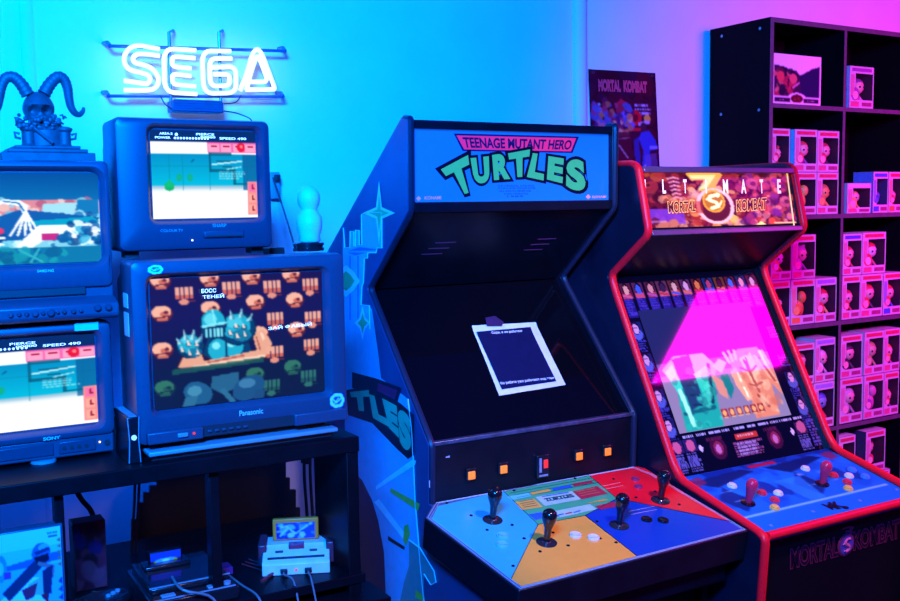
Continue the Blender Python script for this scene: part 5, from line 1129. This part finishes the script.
# wide box with a scene in the top left cell
wb = thing('toy_box', 'large wide pink windowed toy box in the top left cell', 'boxed toy', (0,0,0), 'boxed toys in the bookcase')
W_, H_, D_ = .272, .186, .12
im = Img(80, 60, 'f0e0ea'); im.rect(.03,.0,.97,.88,'40183c'); im.poly([(.03,0),(.97,0),(.97,.20),(.80,.26),(.66,.36),(.56,.40),(.40,.34),(.26,.26),(.03,.22)], 'f4e4ec')
im.blobs(.04,.30,.45,.84,['c03048','60203c','e08070','2c1030'], 40, .07); im.poly([(.55,.42),(.70,.32),(.96,.22),(.96,.86),(.60,.86)], '2c1648'); im.ell(.16,.45,.08,.11,'d84a50'); im.ell(.42,.48,.08,.10,'d86068'); im.line([(.42,.66),(.54,.56)], .02, 'd090b0'); im.rect(0,.84,1,1,'f0e0ea'); im.ell(.5,.86,.18,.10,'f0e0ea'); im.ell(.5,.88,.13,.085,'5a1020'); im.rect(.05,.88,.36,.96,'3a1838'); im.rect(.64,.88,.95,.96,'3a1838'); im.scrib(.15,.905,.28,.935,1,'d0a0c0'); im.scrib(.72,.905,.88,.935,1,'d0a0c0'); im.scrib(.42,.85,.58,.93,2,'c03040')
f = MB().box(0, W_, .002, D_, 0, H_); f.build('carton', BOXW, wb, .002)
panel('cover_print', im.blur(1), (.0005,.0012,H_-.0005), (W_-.0005,.0012,H_-.0005), (W_-.0005,.0012,.0005), (.0005,.0012,.0005), PRINTG, wb)
p = KC+KX*.030+KYv*.012; wb.location = (p.x, p.y, z1+.0005); wb.rotation_euler = (0, 0, KB)
# ================================================================== light
def area(name, loc, to, sx, sy, col, watts):
    l = bpy.data.lights.new(name, 'AREA'); l.shape = 'RECTANGLE'; l.size = sx; l.size_y = sy; l.color = col; l.energy = watts
    o = bpy.data.objects.new(name, l); COL.objects.link(o); o.location = loc
    o.rotation_euler = (Vector(to)-Vector(loc)).to_track_quat('-Z', 'Y').to_euler(); return o
area('blue_lamp', (-.35, .0, 1.0), (.75, 2.9, .15), .7, .4, (.0, .18, 1.0), 195).data.spread = math.radians(102)
pk = area('pink_lamp', (3.25, .3, .70), (4.5, 2.7, -.05), .5, .4, (1.0, .0, .66), 40); pk.data.spread = math.radians(100)
pp = area('pink_ceiling_panel', (4.64, .84, 1.10), (4.64, .84, 0), 1.12, .70, (1.0, .0, .80), 75); pp.rotation_euler = (0, 0, 0); pp.data.spread = math.radians(150)
area('added_wall_strip', (.42, 2.64, -.565), (.42, 2.95, -.80), 1.3, .015, (.0, .10, 1.0), 2.2)  # added unseen strip that lights the wall behind the stand
def spot(name, loc, to, col, watts, deg, blend, r=.08):
    l = bpy.data.lights.new(name, 'SPOT'); l.color = col; l.energy = watts; l.spot_size = math.radians(deg); l.spot_blend = blend; l.shadow_soft_size = r
    o = bpy.data.objects.new(name, l); COL.objects.link(o); o.location = loc; o.rotation_euler = (Vector(to)-Vector(loc)).to_track_quat('-Z', 'Y').to_euler(); return o
spot('added_panel_spot', (1.5, .7, 1.05), (1.95, 2.0, -.55), (1, .60, .62), 150, 50, .5)  # assumed spot out of view, added to brighten the control panels
spot('added_shelf_spot', (.75, .25, -.05), (.80, 2.2, -.86), (1, .55, .5), 22, 24, .9, .1)  # added spot without a visible source, brightens the consoles on the lower shelf
w = bpy.data.worlds.new('room_dark'); SC.world = w; w.use_nodes = True
w.node_tree.nodes['Background'].inputs[0].default_value = (.002, .012, .40, 1); w.node_tree.nodes['Background'].inputs[1].default_value = .6

# ================================================================== camera
cd = bpy.data.cameras.new('camera'); cam = bpy.data.objects.new('camera', cd); COL.objects.link(cam)
cd.sensor_fit = 'HORIZONTAL'; cd.sensor_width = 36; cd.lens = F/900*36; cd.clip_start = .05
cam.matrix_world = Matrix(((RT.x, UP.x, -FW.x, 0), (RT.y, UP.y, -FW.y, 0), (RT.z, UP.z, -FW.z, 0), (0, 0, 0, 1)))
SC.camera = cam
for o in SC.objects:
    if o.parent is None: o.location.z += EYE
SC.view_settings.view_transform = 'Standard'; SC.view_settings.look = 'None'; SC.view_settings.exposure = 0; SC.view_settings.gamma = 1
SC.view_settings.use_curve_mapping = False
